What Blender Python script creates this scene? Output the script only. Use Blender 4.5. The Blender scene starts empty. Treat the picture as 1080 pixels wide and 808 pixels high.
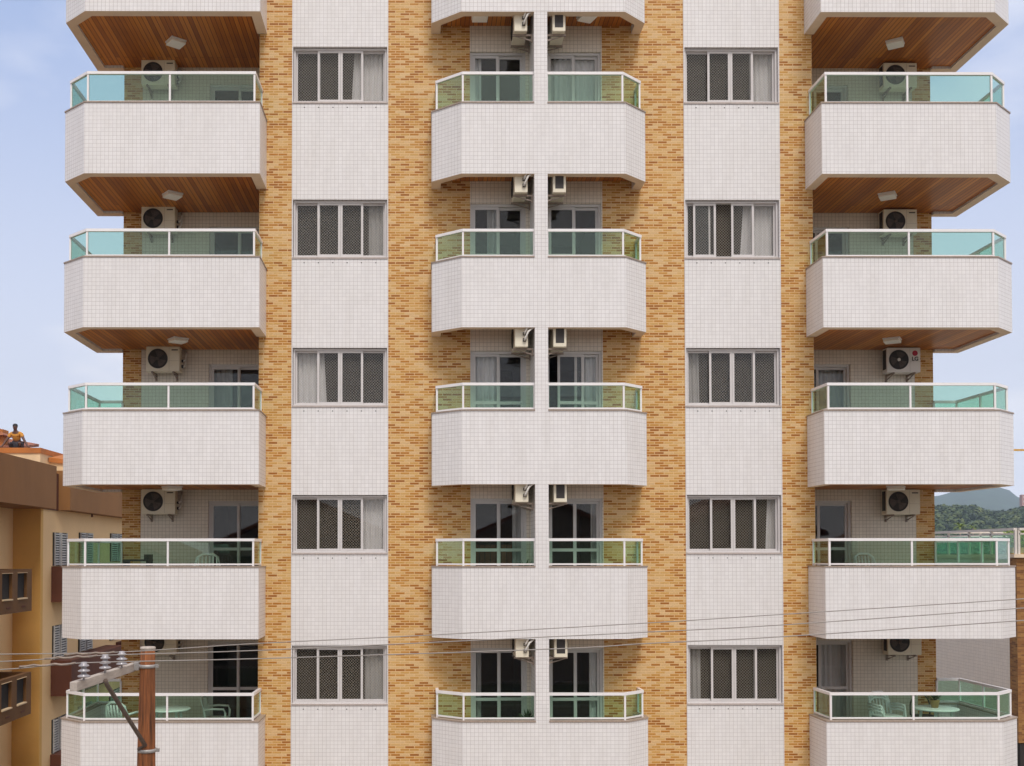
import bpy, math, random
from mathutils import Vector, Matrix
random.seed(7)
S = bpy.context.scene
COL = S.collection
EYE = 9.0                                   # eye height above the street

# ------------------------------------------------------------------ camera
CAMX, CAMY = -2.2788, -19.7712
PITCH, YAW, ROLL = 0.0204, 0.0036, 0.0005
F, PPX, PPY = 1111.0, 447.8393, 564.0333
cd = bpy.data.cameras.new('camera')
cam = bpy.data.objects.new('camera', cd)
COL.objects.link(cam)
cd.sensor_fit = 'HORIZONTAL'
cd.sensor_width = 36.0
cd.lens = F/1080.0*36.0
cd.shift_x = (540-PPX)/1080.0
cd.shift_y = (PPY-404)/1080.0
cd.clip_start = 0.1
cd.clip_end = 20000
R = Matrix.Rotation(-YAW, 4, 'Z') @ Matrix.Rotation(math.pi/2+PITCH, 4, 'X') @ Matrix.Rotation(-ROLL, 4, 'Z')
cam.matrix_world = Matrix.Translation((CAMX, CAMY, EYE)) @ R
S.camera = cam

def U(u, v, y):
    """photo pixel + depth plane -> real X, Z"""
    x, yy, z = (u-PPX)/F, 1.0, -(v-PPY)/F
    c, s = math.cos(PITCH), math.sin(PITCH)
    yy, z = c*yy-s*z, s*yy+c*z
    c, s = math.cos(YAW), math.sin(YAW)
    x, yy = c*x+s*yy, -s*x+c*yy
    t = (y-CAMY)/yy
    return CAMX+x*t, EYE+z*t

# ------------------------------------------------------------------ world, sun, exposure
SUN_EL, SUN_AZ = math.radians(54), math.radians(12)     # azimuth measured from straight behind the camera towards the right
W = bpy.data.worlds.new('World'); S.world = W
W.use_nodes = True
nt = W.node_tree; N = nt.nodes; Lk = nt.links
N.clear()
wo = N.new('ShaderNodeOutputWorld'); bg = N.new('ShaderNodeBackground')
sky = N.new('ShaderNodeTexSky'); sky.sky_type = 'NISHITA'; sky.sun_disc = False
sky.sun_elevation = SUN_EL
sun_dir = Vector((math.sin(SUN_AZ)*math.cos(SUN_EL), -math.cos(SUN_AZ)*math.cos(SUN_EL), math.sin(SUN_EL)))
sky.sun_rotation = math.atan2(sun_dir.x, sun_dir.y)
sky.air_density = 1.0; sky.dust_density = 2.2; sky.ozone_density = 1.5
tc = N.new('ShaderNodeTexCoord')
mp = N.new('ShaderNodeMapping'); mp.inputs['Scale'].default_value = (1.0, 1.0, 2.4)
mp.inputs['Location'].default_value = (5.36, 1.1, 2.0)
no = N.new('ShaderNodeTexNoise'); no.inputs['Scale'].default_value = 2.3; no.inputs['Detail'].default_value = 7; no.inputs['Roughness'].default_value = 0.5
cr = N.new('ShaderNodeValToRGB'); cr.color_ramp.elements[0].position = 0.42; cr.color_ramp.elements[1].position = 0.64
veil = N.new('ShaderNodeMix'); veil.data_type = 'RGBA'; veil.inputs['Factor'].default_value = 0.78
veil.inputs['B'].default_value = (3.6, 4.7, 7.6, 1)         # thin high veil
# clouds are whiter and warmer around the sun
dot = N.new('ShaderNodeVectorMath'); dot.operation = 'DOT_PRODUCT'; dot.inputs[1].default_value = tuple(sun_dir)
mr = N.new('ShaderNodeMapRange'); mr.inputs['From Min'].default_value = -0.1; mr.inputs['From Max'].default_value = 0.9
cc = N.new('ShaderNodeMix'); cc.data_type = 'RGBA'
cc.inputs['A'].default_value = (8.2, 8.25, 9.0, 1); cc.inputs['B'].default_value = (8.9, 8.35, 7.8, 1)
low = N.new('ShaderNodeSeparateXYZ'); lm = N.new('ShaderNodeMapRange')
lm.inputs['From Min'].default_value = 0.48; lm.inputs['From Max'].default_value = 0.05; lm.inputs['To Min'].default_value = 0.0; lm.inputs['To Max'].default_value = 0.96
mx = N.new('ShaderNodeMath'); mx.operation = 'MAXIMUM'
mx2 = N.new('ShaderNodeMath'); mx2.operation = 'MAXIMUM'
mix = N.new('ShaderNodeMix'); mix.data_type = 'RGBA'
Lk.new(tc.outputs['Generated'], mp.inputs['Vector']); Lk.new(mp.outputs[0], no.inputs['Vector'])
Lk.new(no.outputs['Fac'], cr.inputs[0]); Lk.new(tc.outputs['Generated'], dot.inputs[0]); Lk.new(dot.outputs['Value'], mr.inputs['Value'])
Lk.new(mr.outputs[0], cc.inputs['Factor'])
Lk.new(tc.outputs['Generated'], low.inputs[0]); Lk.new(low.outputs['Z'], lm.inputs['Value'])
hb = N.new('ShaderNodeMapRange'); hb.inputs['From Min'].default_value = 0.16; hb.inputs['From Max'].default_value = 0.0
hb.inputs['To Min'].default_value = 1.0; hb.inputs['To Max'].default_value = 1.35      # brighter band of cloud low over the horizon
Lk.new(low.outputs['Z'], hb.inputs['Value'])
hs_ = N.new('ShaderNodeVectorMath'); hs_.operation = 'SCALE'
Lk.new(cr.outputs[0], mx.inputs[0]); Lk.new(lm.outputs[0], mx.inputs[1])
Lk.new(mx.outputs[0], mx2.inputs[0]); Lk.new(mr.outputs[0], mx2.inputs[1])
Lk.new(sky.outputs[0], veil.inputs['A']); Lk.new(veil.outputs['Result'], mix.inputs['A'])
Lk.new(mx2.outputs[0], mix.inputs['Factor']); Lk.new(cc.outputs['Result'], mix.inputs['B'])
Lk.new(mix.outputs['Result'], hs_.inputs[0]); Lk.new(hb.outputs[0], hs_.inputs['Scale']); Lk.new(hs_.outputs[0], bg.inputs['Color'])
bg.inputs['Strength'].default_value = 0.095
Lk.new(bg.outputs[0], wo.inputs[0])

sl = bpy.data.lights.new('sun', 'SUN'); sl.energy = 1.8; sl.angle = math.radians(18); sl.color = (1.0, 0.96, 0.92)
so = bpy.data.objects.new('sun', sl); COL.objects.link(so)
so.rotation_euler = (-sun_dir).to_track_quat('-Z', 'Y').to_euler(); so.location = (6, -30, 40)
vs = S.view_settings
vs.view_transform = 'Standard'; vs.look = 'None'; vs.gamma = 1.0; vs.use_curve_mapping = False
vs.exposure = 0.38
HAZE = 0.00026
S.cycles.max_bounces = 12; S.cycles.transparent_max_bounces = 24
S.cycles.use_denoising = True

# ------------------------------------------------------------------ materials
def new_mat(name):
    m = bpy.data.materials.new(name); m.use_nodes = True
    n = m.node_tree.nodes; n.clear()
    o = n.new('ShaderNodeOutputMaterial'); p = n.new('ShaderNodeBsdfPrincipled')
    m.node_tree.links.new(p.outputs[0], o.inputs[0])
    return m, n, m.node_tree.links, p, o
def node(n, t, **kw):
    x = n.new(t)
    for k, v in kw.items(): setattr(x, k, v)
    return x
def ramp(n, stops, mode='LINEAR'):
    r = n.new('ShaderNodeValToRGB'); r.color_ramp.interpolation = mode
    e = r.color_ramp.elements
    while len(e) < len(stops): e.new(0.5)
    for el, (p, c) in zip(e, stops): el.position = p; el.color = (c[0], c[1], c[2], 1)
    return r
def plain(name, c, rough=0.6, var=0.12, scale=3.0, metal=0.0, bump=0.0, stretch=(1, 1, 1)):
    m, n, l, p, o = new_mat(name)
    t = n.new('ShaderNodeTexCoord'); mp = n.new('ShaderNodeMapping'); mp.inputs['Scale'].default_value = stretch
    z = n.new('ShaderNodeTexNoise'); z.inputs['Scale'].default_value = scale; z.inputs['Detail'].default_value = 6; z.inputs['Roughness'].default_value = 0.6
    l.new(t.outputs['Object'], mp.inputs[0]); l.new(mp.outputs[0], z.inputs['Vector'])
    r = ramp(n, [(0.25, [k*(1-var) for k in c]), (0.75, [min(1, k*(1+var)) for k in c])])
    l.new(z.outputs['Fac'], r.inputs[0]); l.new(r.outputs[0], p.inputs['Base Color'])
    p.inputs['Roughness'].default_value = rough; p.inputs['Metallic'].default_value = metal
    if bump:
        b = n.new('ShaderNodeBump'); b.inputs['Strength'].default_value = bump; b.inputs['Distance'].default_value = 0.01
        l.new(z.outputs['Fac'], b.inputs['Height']); l.new(b.outputs[0], p.inputs['Normal'])
    return m
def tile_mat(name, c1, c2, grout, size=0.075, gr=0.0065, rough=0.32, stain=0.065):
    m, n, l, p, o = new_mat(name)
    uv = n.new('ShaderNodeUVMap')
    b = n.new('ShaderNodeTexBrick'); b.offset = 0.0; b.squash = 1.0
    b.inputs['Color1'].default_value = (*c1, 1); b.inputs['Color2'].default_value = (*c2, 1); b.inputs['Mortar'].default_value = (*grout, 1)
    b.inputs['Scale'].default_value = 1.0; b.inputs['Mortar Size'].default_value = gr/2; b.inputs['Mortar Smooth'].default_value = 0.1
    b.inputs['Bias'].default_value = 0.0
    b.inputs['Brick Width'].default_value = size; b.inputs['Row Height'].default_value = size
    l.new(uv.outputs[0], b.inputs['Vector'])
    t = n.new('ShaderNodeTexCoord')
    mp = n.new('ShaderNodeMapping'); mp.inputs['Scale'].default_value = (2.6, 2.6, 0.55)
    z = n.new('ShaderNodeTexNoise'); z.inputs['Scale'].default_value = 1.9; z.inputs['Detail'].default_value = 8; z.inputs['Roughness'].default_value = 0.62
    l.new(t.outputs['Object'], mp.inputs[0]); l.new(mp.outputs[0], z.inputs['Vector'])
    r = ramp(n, [(0.3, (1-stain, 1-stain*1.1, 1-stain*1.25)), (0.62, (1, 1, 1))])
    l.new(z.outputs['Fac'], r.inputs[0])
    mu = node(n, 'ShaderNodeMix', data_type='RGBA', blend_type='MULTIPLY'); mu.inputs['Factor'].default_value = 1
    l.new(b.outputs['Color'], mu.inputs['A']); l.new(r.outputs[0], mu.inputs['B'])
    l.new(mu.outputs['Result'], p.inputs['Base Color'])
    ro = n.new('ShaderNodeMapRange'); ro.inputs['To Min'].default_value = rough; ro.inputs['To Max'].default_value = 0.85
    l.new(b.outputs['Fac'], ro.inputs['Value']); l.new(ro.outputs[0], p.inputs['Roughness'])
    bu = n.new('ShaderNodeBump'); bu.invert = True; bu.inputs['Strength'].default_value = 0.35; bu.inputs['Distance'].default_value = 0.002
    l.new(b.outputs['Fac'], bu.inputs['Height']); l.new(bu.outputs[0], p.inputs['Normal'])
    return m
def brick_mat(name, stops, mortar, bw=0.20, bh=0.05, ms=0.005, rough=0.7):
    m, n, l, p, o = new_mat(name)
    uv = n.new('ShaderNodeUVMap')
    b = n.new('ShaderNodeTexBrick'); b.offset = 0.5; b.offset_frequency = 2; b.squash = 1.0
    b.inputs['Color1'].default_value = (0, 0, 0, 1); b.inputs['Color2'].default_value = (1, 1, 1, 1); b.inputs['Mortar'].default_value = (.5, .5, .5, 1)
    b.inputs['Scale'].default_value = 1.0; b.inputs['Mortar Size'].default_value = ms/2; b.inputs['Mortar Smooth'].default_value = 0.15
    b.inputs['Brick Width'].default_value = bw; b.inputs['Row Height'].default_value = bh
    l.new(uv.outputs[0], b.inputs['Vector'])
    t = n.new('ShaderNodeTexCoord')
    z = n.new('ShaderNodeTexNoise'); z.inputs['Scale'].default_value = 0.9; z.inputs['Detail'].default_value = 5
    l.new(t.outputs['Object'], z.inputs['Vector'])
    ad = node(n, 'ShaderNodeMath', operation='MULTIPLY_ADD'); ad.inputs[1].default_value = 0.26; 
    l.new(z.outputs['Fac'], ad.inputs[0]); 
    sc = node(n, 'ShaderNodeMath', operation='MULTIPLY_ADD'); sc.inputs[1].default_value = 1.0; sc.inputs[2].default_value = -0.13
    l.new(b.outputs['Color'], sc.inputs[0]); l.new(sc.outputs[0], ad.inputs[2])
    r = ramp(n, stops); l.new(ad.outputs[0], r.inputs[0])
    # per-brick grain
    z2 = n.new('ShaderNodeTexNoise'); z2.inputs['Scale'].default_value = 55; z2.inputs['Detail'].default_value = 4
    l.new(t.outputs['Object'], z2.inputs['Vector'])
    r2 = ramp(n, [(0.3, (.82, .80, .78)), (0.7, (1.1, 1.1, 1.1))]); l.new(z2.outputs['Fac'], r2.inputs[0])
    mu = node(n, 'ShaderNodeMix', data_type='RGBA', blend_type='MULTIPLY'); mu.inputs['Factor'].default_value = 1
    l.new(r.outputs[0], mu.inputs['A']); l.new(r2.outputs[0], mu.inputs['B'])
    mi = node(n, 'ShaderNodeMix', data_type='RGBA'); mi.inputs['B'].default_value = (*mortar, 1)
    l.new(b.outputs['Fac'], mi.inputs['Factor']); l.new(mu.outputs['Result'], mi.inputs['A'])
    l.new(mi.outputs['Result'], p.inputs['Base Color'])
    p.inputs['Roughness'].default_value = rough
    bu = n.new('ShaderNodeBump'); bu.invert = True; bu.inputs['Strength'].default_value = 0.6; bu.inputs['Distance'].default_value = 0.005
    l.new(b.outputs['Fac'], bu.inputs['Height']); l.new(bu.outputs[0], p.inputs['Normal'])
    return m
def wood_mat(name, stops, width=0.088, joint=(.03, .010, .004), rough=0.45):
    m, n, l, p, o = new_mat(name)
    uv = n.new('ShaderNodeUVMap')
    sp = n.new('ShaderNodeSeparateXYZ'); cb = n.new('ShaderNodeCombineXYZ')
    l.new(uv.outputs[0], sp.inputs[0]); l.new(sp.outputs['Y'], cb.inputs['X']); l.new(sp.outputs['X'], cb.inputs['Y'])
    b = n.new('ShaderNodeTexBrick'); b.offset = 0.37
    b.inputs['Color1'].default_value = (0, 0, 0, 1); b.inputs['Color2'].default_value = (1, 1, 1, 1)
    b.inputs['Scale'].default_value = 1; b.inputs['Mortar Size'].default_value = 0.006; b.inputs['Mortar Smooth'].default_value = 0.4
    b.inputs['Brick Width'].default_value = 3.1; b.inputs['Row Height'].default_value = width
    l.new(cb.outputs[0], b.inputs['Vector'])
    t = n.new('ShaderNodeTexCoord'); mp = n.new('ShaderNodeMapping'); mp.inputs['Scale'].default_value = (22, 1.3, 1)
    z = n.new('ShaderNodeTexNoise'); z.inputs['Scale'].default_value = 2.0; z.inputs['Detail'].default_value = 6
    l.new(t.outputs['Object'], mp.inputs[0]); l.new(mp.outputs[0], z.inputs['Vector'])
    zb = n.new('ShaderNodeTexNoise'); zb.inputs['Scale'].default_value = 1.1; zb.inputs['Detail'].default_value = 2
    l.new(t.outputs['Object'], zb.inputs['Vector'])
    a1 = node(n, 'ShaderNodeMath', operation='MULTIPLY_ADD'); a1.inputs[1].default_value = 0.45
    a2 = node(n, 'ShaderNodeMath', operation='MULTIPLY_ADD'); a2.inputs[1].default_value = 0.35
    a3 = node(n, 'ShaderNodeMath', operation='MULTIPLY'); a3.inputs[1].default_value = 0.35
    l.new(zb.outputs['Fac'], a3.inputs[0]); l.new(z.outputs['Fac'], a2.inputs[0]); l.new(a3.outputs[0], a2.inputs[2])
    l.new(b.outputs['Color'], a1.inputs[0]); l.new(a2.outputs[0], a1.inputs[2])
    r = ramp(n, stops); l.new(a1.outputs[0], r.inputs[0])
    mi = node(n, 'ShaderNodeMix', data_type='RGBA'); mi.inputs['B'].default_value = (*joint, 1)
    l.new(b.outputs['Fac'], mi.inputs['Factor']); l.new(r.outputs[0], mi.inputs['A'])
    l.new(mi.outputs['Result'], p.inputs['Base Color']); p.inputs['Roughness'].default_value = rough
    return m
def glass_mat(name, tint, ior=1.5, rough=0.0, extra=1.0):
    m = bpy.data.materials.new(name); m.use_nodes = True
    n = m.node_tree.nodes; l = m.node_tree.links; n.clear()
    o = n.new('ShaderNodeOutputMaterial'); tr = n.new('ShaderNodeBsdfTransparent'); tr.inputs[0].default_value = (*tint, 1)
    g = n.new('ShaderNodeBsdfGlossy'); g.inputs['Roughness'].default_value = rough; g.inputs['Color'].default_value = (1, 1, 1, 1)
    fr = n.new('ShaderNodeFresnel'); fr.inputs['IOR'].default_value = ior
    ge = n.new('ShaderNodeNewGeometry'); io = n.new('ShaderNodeMapRange')      # both faces of the pane keep the outside index: thin glass, no refraction
    io.inputs['To Min'].default_value = ior; io.inputs['To Max'].default_value = 1/ior
    l.new(ge.outputs['Backfacing'], io.inputs['Value']); l.new(io.outputs[0], fr.inputs['IOR'])
    mu = node(n, 'ShaderNodeMath', operation='MULTIPLY'); mu.inputs[1].default_value = extra; mu.use_clamp = True
    mi = n.new('ShaderNodeMixShader'); l.new(fr.outputs[0], mu.inputs[0]); l.new(mu.outputs[0], mi.inputs[0]); l.new(tr.outputs[0], mi.inputs[1]); l.new(g.outputs[0], mi.inputs[2])
    l.new(mi.outputs[0], o.inputs[0])
    return m

M = {}
M['tile'] = tile_mat('white_tile', (.80, .775, .772), (.76, .735, .735), (.535, .495, .49))
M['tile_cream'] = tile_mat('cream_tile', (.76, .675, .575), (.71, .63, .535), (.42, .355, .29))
M['tile_far'] = tile_mat('far_white_tile', (.82, .72, .63), (.77, .68, .60), (.56, .47, .40), size=0.10)
M['brick'] = brick_mat('ochre_brick', [(0.08, (.68, .45, .22)), (0.34, (.63, .375, .125)), (0.56, (.56, .285, .062)), (0.80, (.47, .19, .022)), (0.98, (.34, .115, .010))], (.72, .485, .245), bw=0.185, bh=0.05, ms=.013)
M['brick_dark'] = brick_mat('brown_brick', [(0.0, (.36, .18, .05)), (0.5, (.28, .12, .028)), (1.0, (.16, .058, .014))], (.34, .2, .09))
M['soffit'] = wood_mat('soffit_wood', [(0.15, (.19, .046, .005)), (0.5, (.40, .118, .010)), (0.8, (.56, .20, .024))])
M['rim'] = plain('beige_paint', (.70, .56, .42), 0.7, 0.08)
M['stone'] = plain('coping_granite', (.34, .265, .215), 0.4, 0.25, 30)
M['alu'] = plain('white_aluminium', (.82, .79, .79), 0.35, 0.04)
M['cap'] = plain('stone_grey_paint', (.62, .57, .53), 0.5, 0.08)
M['sill'] = plain('sill_stone', (.47, .40, .37), 0.5, 0.15, 20)
M['frame'] = plain('window_aluminium', (.61, .575, .565), 0.35, 0.05)
M['glass'] = glass_mat('green_glass', (.76, .915, .83), 1.5)
M['pane'] = glass_mat('window_glass', (.93, .93, .92), 1.5, extra=0.62)
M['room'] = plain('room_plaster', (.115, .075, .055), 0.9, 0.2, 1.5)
M['floor'] = plain('balcony_floor', (.42, .38, .34), 0.5, 0.15)
M['net'] = plain('net_cord', (.70, .62, .52), 0.8, 0.1)
M['curtain'] = plain('curtain_cloth', (.80, .79, .82), 0.9, 0.06)
M['curtain_grey'] = plain('grey_curtain_cloth', (.50, .49, .50), 0.9, 0.08)
M['ac'] = plain('ac_casing', (.76, .69, .55), 0.45, 0.05)
M['ac_white'] = plain('ac_casing_white', (.74, .70, .66), 0.4, 0.05)
M['ac_dark'] = plain('ac_grille', (.035, .028, .026), 0.6, 0.2)
M['ac_grey'] = plain('ac_fan', (.10, .075, .06), 0.5, 0.2)
M['bracket'] = plain('bracket_steel', (.28, .22, .18), 0.6, 0.3, 20)
M['bracket_light'] = plain('bracket_enamel', (.72, .66, .52), 0.5, 0.15, 20)
M['hose'] = plain('pipe_lagging', (.75, .72, .68), 0.7, 0.1)
M['ink'] = plain('dark_lettering', (.05, .04, .04), 0.5, 0.05)
M['red'] = plain('red_emblem', (.42, .02, .05), 0.4, 0.05)
M['lamp'] = plain('lamp_opal', (.92, .88, .82), 0.4, 0.03)
M['plastic'] = plain('white_plastic', (.82, .82, .80), 0.4, 0.04)
M['dark'] = plain('dark_metal', (.04, .035, .03), 0.5, 0.2)
M['leaf'] = plain('leaf_green', (.035, .07, .018), 0.6, 0.5, 8)
M['leaf_light'] = plain('leaf_yellow_green', (.16, .22, .03), 0.6, 0.4, 8)
M['pot'] = plain('terracotta_pot', (.36, .22, .08), 0.7, 0.2)
M['cream'] = plain('cream_render', (.90, .60, .30), 0.85, 0.05, 0.8, bump=0.1)
M['ochre'] = plain('ochre_render', (.76, .43, .12), 0.85, 0.08, 0.8, bump=0.1)
M['brown'] = plain('brown_render', (.28, .125, .035), 0.8, 0.18, 0.9, bump=0.1, stretch=(1, 1, .4))
M['brown_red'] = plain('dark_brown_render', (.12, .036, .016), 0.8, 0.2, 1.0)
M['brown_balcony'] = plain('balcony_brown', (.17, .075, .018), 0.8, 0.18)
M['orange'] = plain('orange_render', (.44, .15, .03), 0.8, 0.2, 1.2)
M['cream_light'] = plain('pale_render', (.74, .55, .33), 0.85, 0.2, 1.0)
M['roof_tile'] = brick_mat('roof_tiles', [(0, (.40, .14, .06)), (0.5, (.30, .09, .035)), (1, (.2, .06, .025))], (.08, .03, .02), 0.22, 0.35, 0.03)
M['shutter'] = plain('shutter_grey', (.56, .54, .51), 0.4, 0.2, 6)
M['pole'] = plain('rusty_wood', (.20, .066, .020), 0.85, 1.0, 8, bump=1.0, stretch=(4, 4, .22))
M['arm'] = plain('weathered_arm', (.44, .38, .335), 0.8, 0.2, 8, stretch=(4, .5, 4))
M['steel'] = plain('galvanised_steel', (.36, .34, .33), 0.5, 0.25, 20, metal=0.3)
M['brace'] = plain('dark_brace', (.10, .07, .055), 0.6, 0.3, 12)
M['porcelain'] = plain('grey_porcelain', (.34, .32, .34), 0.25, 0.2)
M['cable'] = plain('cable_wire', (.30, .27, .25), 0.6, 0.1)
M['skin'] = plain('skin_brown', (.11, .05, .035), 0.6, 0.1)
M['hair'] = plain('hair_black', (.012, .01, .012), 0.7, 0.2)
M['shirt'] = plain('shirt_amber', (.55, .25, .04), 0.85, 0.15)
M['trouser'] = plain('trouser_dark', (.03, .028, .04), 0.85, 0.15)
M['yellow'] = plain('yellow_paint', (.60, .33, .06), 0.5, 0.1)
M['asphalt'] = plain('street_setts', (.26, .23, .195), 0.9, 0.25, 12, bump=0.3)
M['pave'] = plain('pavement_concrete', (.46, .40, .33), 0.9, 0.15, 5)
M['earth'] = plain('earth', (.20, .17, .11), 0.95, 0.25, 0.05)
M['paint'] = plain('road_paint', (.75, .75, .72), 0.7, 0.1)
M['hill_green'] = plain('hill_vegetation', (.05, .075, .03), 0.95, 0.4, 0.03)
M['house_wall'] = plain('house_render', (.34, .30, .25), 0.85, 0.08)
M['pink'] = plain('pink_render', (.48, .27, .24), 0.85, 0.1)
M['wood_dark'] = wood_mat('cabinet_wood', [(0.15, (.16, .04, .012)), (0.5, (.26, .075, .02)), (0.85, (.36, .12, .035))], width=0.11)
M['dark_opening'] = plain('shadowy_opening', (.03, .025, .022), 0.9, 0.1)

# ------------------------------------------------------------------ mesh helpers
ORG = {}
class MB:
    def __init__(s): s.v = []; s.f = []; s.m = []; s.sm = []
    def face(s, idx, mi=0, smooth=False): s.f.append(tuple(idx)); s.m.append(mi); s.sm.append(smooth)
    def box(s, x0, x1, y0, y1, z0, z1, mi=0, bot=None):
        if x0 > x1: x0, x1 = x1, x0
        if y0 > y1: y0, y1 = y1, y0
        if z0 > z1: z0, z1 = z1, z0
        b = len(s.v)
        s.v += [(x0,y0,z0),(x1,y0,z0),(x1,y1,z0),(x0,y1,z0),(x0,y0,z1),(x1,y0,z1),(x1,y1,z1),(x0,y1,z1)]
        s.face((b,b+3,b+2,b+1), mi if bot is None else bot)
        for q in ((4,5,6,7),(0,1,5,4),(1,2,6,5),(2,3,7,6),(3,0,4,7)): s.face([b+i for i in q], mi)
        return s
    def prism(s, poly, z0, z1, mi=0, bot=None):
        a = sum(poly[i][0]*poly[(i+1)%len(poly)][1]-poly[(i+1)%len(poly)][0]*poly[i][1] for i in range(len(poly)))
        if a < 0: poly = poly[::-1]
        n = len(poly); b = len(s.v)
        s.v += [(x,y,z0) for x,y in poly]+[(x,y,z1) for x,y in poly]
        s.face([b+i for i in reversed(range(n))], mi if bot is None else bot)
        s.face([b+n+i for i in range(n)], mi)
        for i in range(n):
            j = (i+1)%n
            s.face((b+i,b+j,b+n+j,b+n+i), mi)
        return s
    def ring(s, outer, inner, z0, z1, mi=0, bot=None, smooth=False):
        """wall that follows an open polyline: outer and inner have the same number of points"""
        for i in range(len(outer)-1):
            q = [outer[i], outer[i+1], inner[i+1], inner[i]]
            a = sum(q[k][0]*q[(k+1)%4][1]-q[(k+1)%4][0]*q[k][1] for k in range(4))
            flip = a < 0
            b = len(s.v)
            s.v += [(x,y,z0) for x,y in q]+[(x,y,z1) for x,y in q]
            fs = [((3,2,1,0), mi if bot is None else bot), ((4,5,6,7), mi), ((0,1,5,4), mi), ((2,3,7,6), mi)]
            if i == 0: fs.append(((3,0,4,7), mi))
            if i == len(outer)-2: fs.append(((1,2,6,5), mi))
            for q4, k in fs: s.face([b+t for t in (reversed(q4) if flip else q4)], k)
        return s
    def tube(s, pts, r, n=8, mi=0, cap=True, r2=None):
        pts = [Vector(p) for p in pts]; b = len(s.v); k = len(pts)
        for i, p in enumerate(pts):
            d = (pts[min(i+1,k-1)]-pts[max(i-1,0)]).normalized()
            up = Vector((0,0,1)) if abs(d.z) < 0.9 else Vector((1,0,0))
            a = d.cross(up).normalized(); c = a.cross(d)
            rr = r if r2 is None else r+(r2-r)*i/(k-1)
            for j in range(n):
                t = 2*math.pi*j/n
                s.v.append(tuple(p+a*(rr*math.cos(t))+c*(rr*math.sin(t))))
        for i in range(k-1):
            for j in range(n):
                j2 = (j+1)%n
                s.face((b+i*n+j, b+(i+1)*n+j, b+(i+1)*n+j2, b+i*n+j2), mi, True)
        if cap:
            s.face([b+j for j in range(n)], mi); s.face([b+(k-1)*n+j for j in reversed(range(n))], mi)
        return s
    def lathe(s, prof, cx, cy, cz, n=20, mi=0, axis='z'):
        b = len(s.v)
        for r, h in prof:
            for j in range(n):
                t = 2*math.pi*j/n; x, y = r*math.cos(t), r*math.sin(t)
                s.v.append((cx+x, cy+y, cz+h) if axis == 'z' else (cx+x, cy-h, cz+y))
        for i in range(len(prof)-1):
            for j in range(n):
                j2 = (j+1)%n
                q = (b+i*n+j, b+i*n+j2, b+(i+1)*n+j2, b+(i+1)*n+j)
                s.face(q, mi, True)
        s.face([b+j for j in reversed(range(n))], mi); s.face([b+(len(prof)-1)*n+j for j in range(n)], mi)
        return s
    def quad(s, a, b_, c, d, mi=0):
        k = len(s.v); s.v += [tuple(a),tuple(b_),tuple(c),tuple(d)]; s.face((k,k+1,k+2,k+3), mi); return s
    def build(s, name, mat, parent=None, bevel=0, origin=None):
        me = bpy.data.meshes.new(name)
        org = Vector(ORG[parent.name]) if parent else Vector(origin or (0,0,0))
        me.from_pydata([tuple(Vector(v)-org) for v in s.v], [], s.f)
        mats = mat if isinstance(mat, (list, tuple)) else [mat]
        for q in mats: me.materials.append(q)
        uv = me.uv_layers.new(name='UVMap')
        for p in me.polygons:
            p.material_index = s.m[p.index]; p.use_smooth = s.sm[p.index]
            nn = p.normal
            if abs(nn.z) > 0.7:
                for li in p.loop_indices:
                    c = s.v[me.loops[li].vertex_index]; uv.data[li].uv = (c[0], c[1])
            else:
                t = Vector((-nn.y, nn.x, 0)).normalized()
                for li in p.loop_indices:
                    c = s.v[me.loops[li].vertex_index]; uv.data[li].uv = (c[0]*t.x+c[1]*t.y, c[2])
        o = bpy.data.objects.new(name, me); COL.objects.link(o)
        ORG[o.name] = tuple(org)
        if parent: o.parent = parent
        else: o.location = org
        if bevel:
            bv = o.modifiers.new('bevel', 'BEVEL'); bv.width = bevel; bv.segments = 2; bv.limit_method = 'ANGLE'
        return o
def tag(o, label=None, cat=None, group=None, kind=None):
    if label: o['label'] = label
    if cat: o['category'] = cat
    if group: o['group'] = group
    if kind: o['kind'] = kind
    return o
def thing(name, loc, label, cat, group=None):
    o = bpy.data.objects.new(name, None); COL.objects.link(o); o.empty_display_size = 0.2
    o.location = loc; ORG[o.name] = tuple(loc)
    return tag(o, label, cat, group)
def copy_tree(o, parent=None):
    c = o.copy(); COL.objects.link(c)
    if parent: c.parent = parent
    for ch in list(o.children): copy_tree(ch, c)
    return c
def put(proto, used, loc, rz, label, group):
    o = proto if not used[0] else copy_tree(proto)
    used[0] = True
    o.location = loc; o.rotation_euler = (0, 0, rz); o['label'] = label; o['group'] = group
    return o
def offset(poly, d):
    """offset an open polyline to its right-hand side by d (mitred)"""
    out = []
    for i, p in enumerate(poly):
        ns = []
        if i > 0: ns.append((Vector(p)-Vector(poly[i-1])).normalized())
        if i < len(poly)-1: ns.append((Vector(poly[i+1])-Vector(p)).normalized())
        nn = [Vector((t.y, -t.x)) for t in ns]
        if len(nn) == 1: q = nn[0]*d
        else:
            h = (nn[0]+nn[1]); h = h/h.length; q = h*(d/max(0.2, h.dot(nn[0])))
        out.append((p[0]+q.x, p[1]+q.y))
    return out

# ------------------------------------------------------------------ ground
tag(MB().box(-3000, 3000, -1500, 3080, -0.6, 0).build('ground', M['earth']), kind='structure')
tag(MB().box(-300, 300, -17, -7.5, -0.1, 0.004).build('road', M['asphalt']), kind='structure')
tag(MB().box(-300, 300, -7.5, 3.0, -0.1, 0.13).build('pavement', M['pave']), kind='structure')
tag(MB().box(-300, 300, -21.5, -17, -0.1, 0.126).build('far_pavement', M['pave']), kind='structure')

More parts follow.
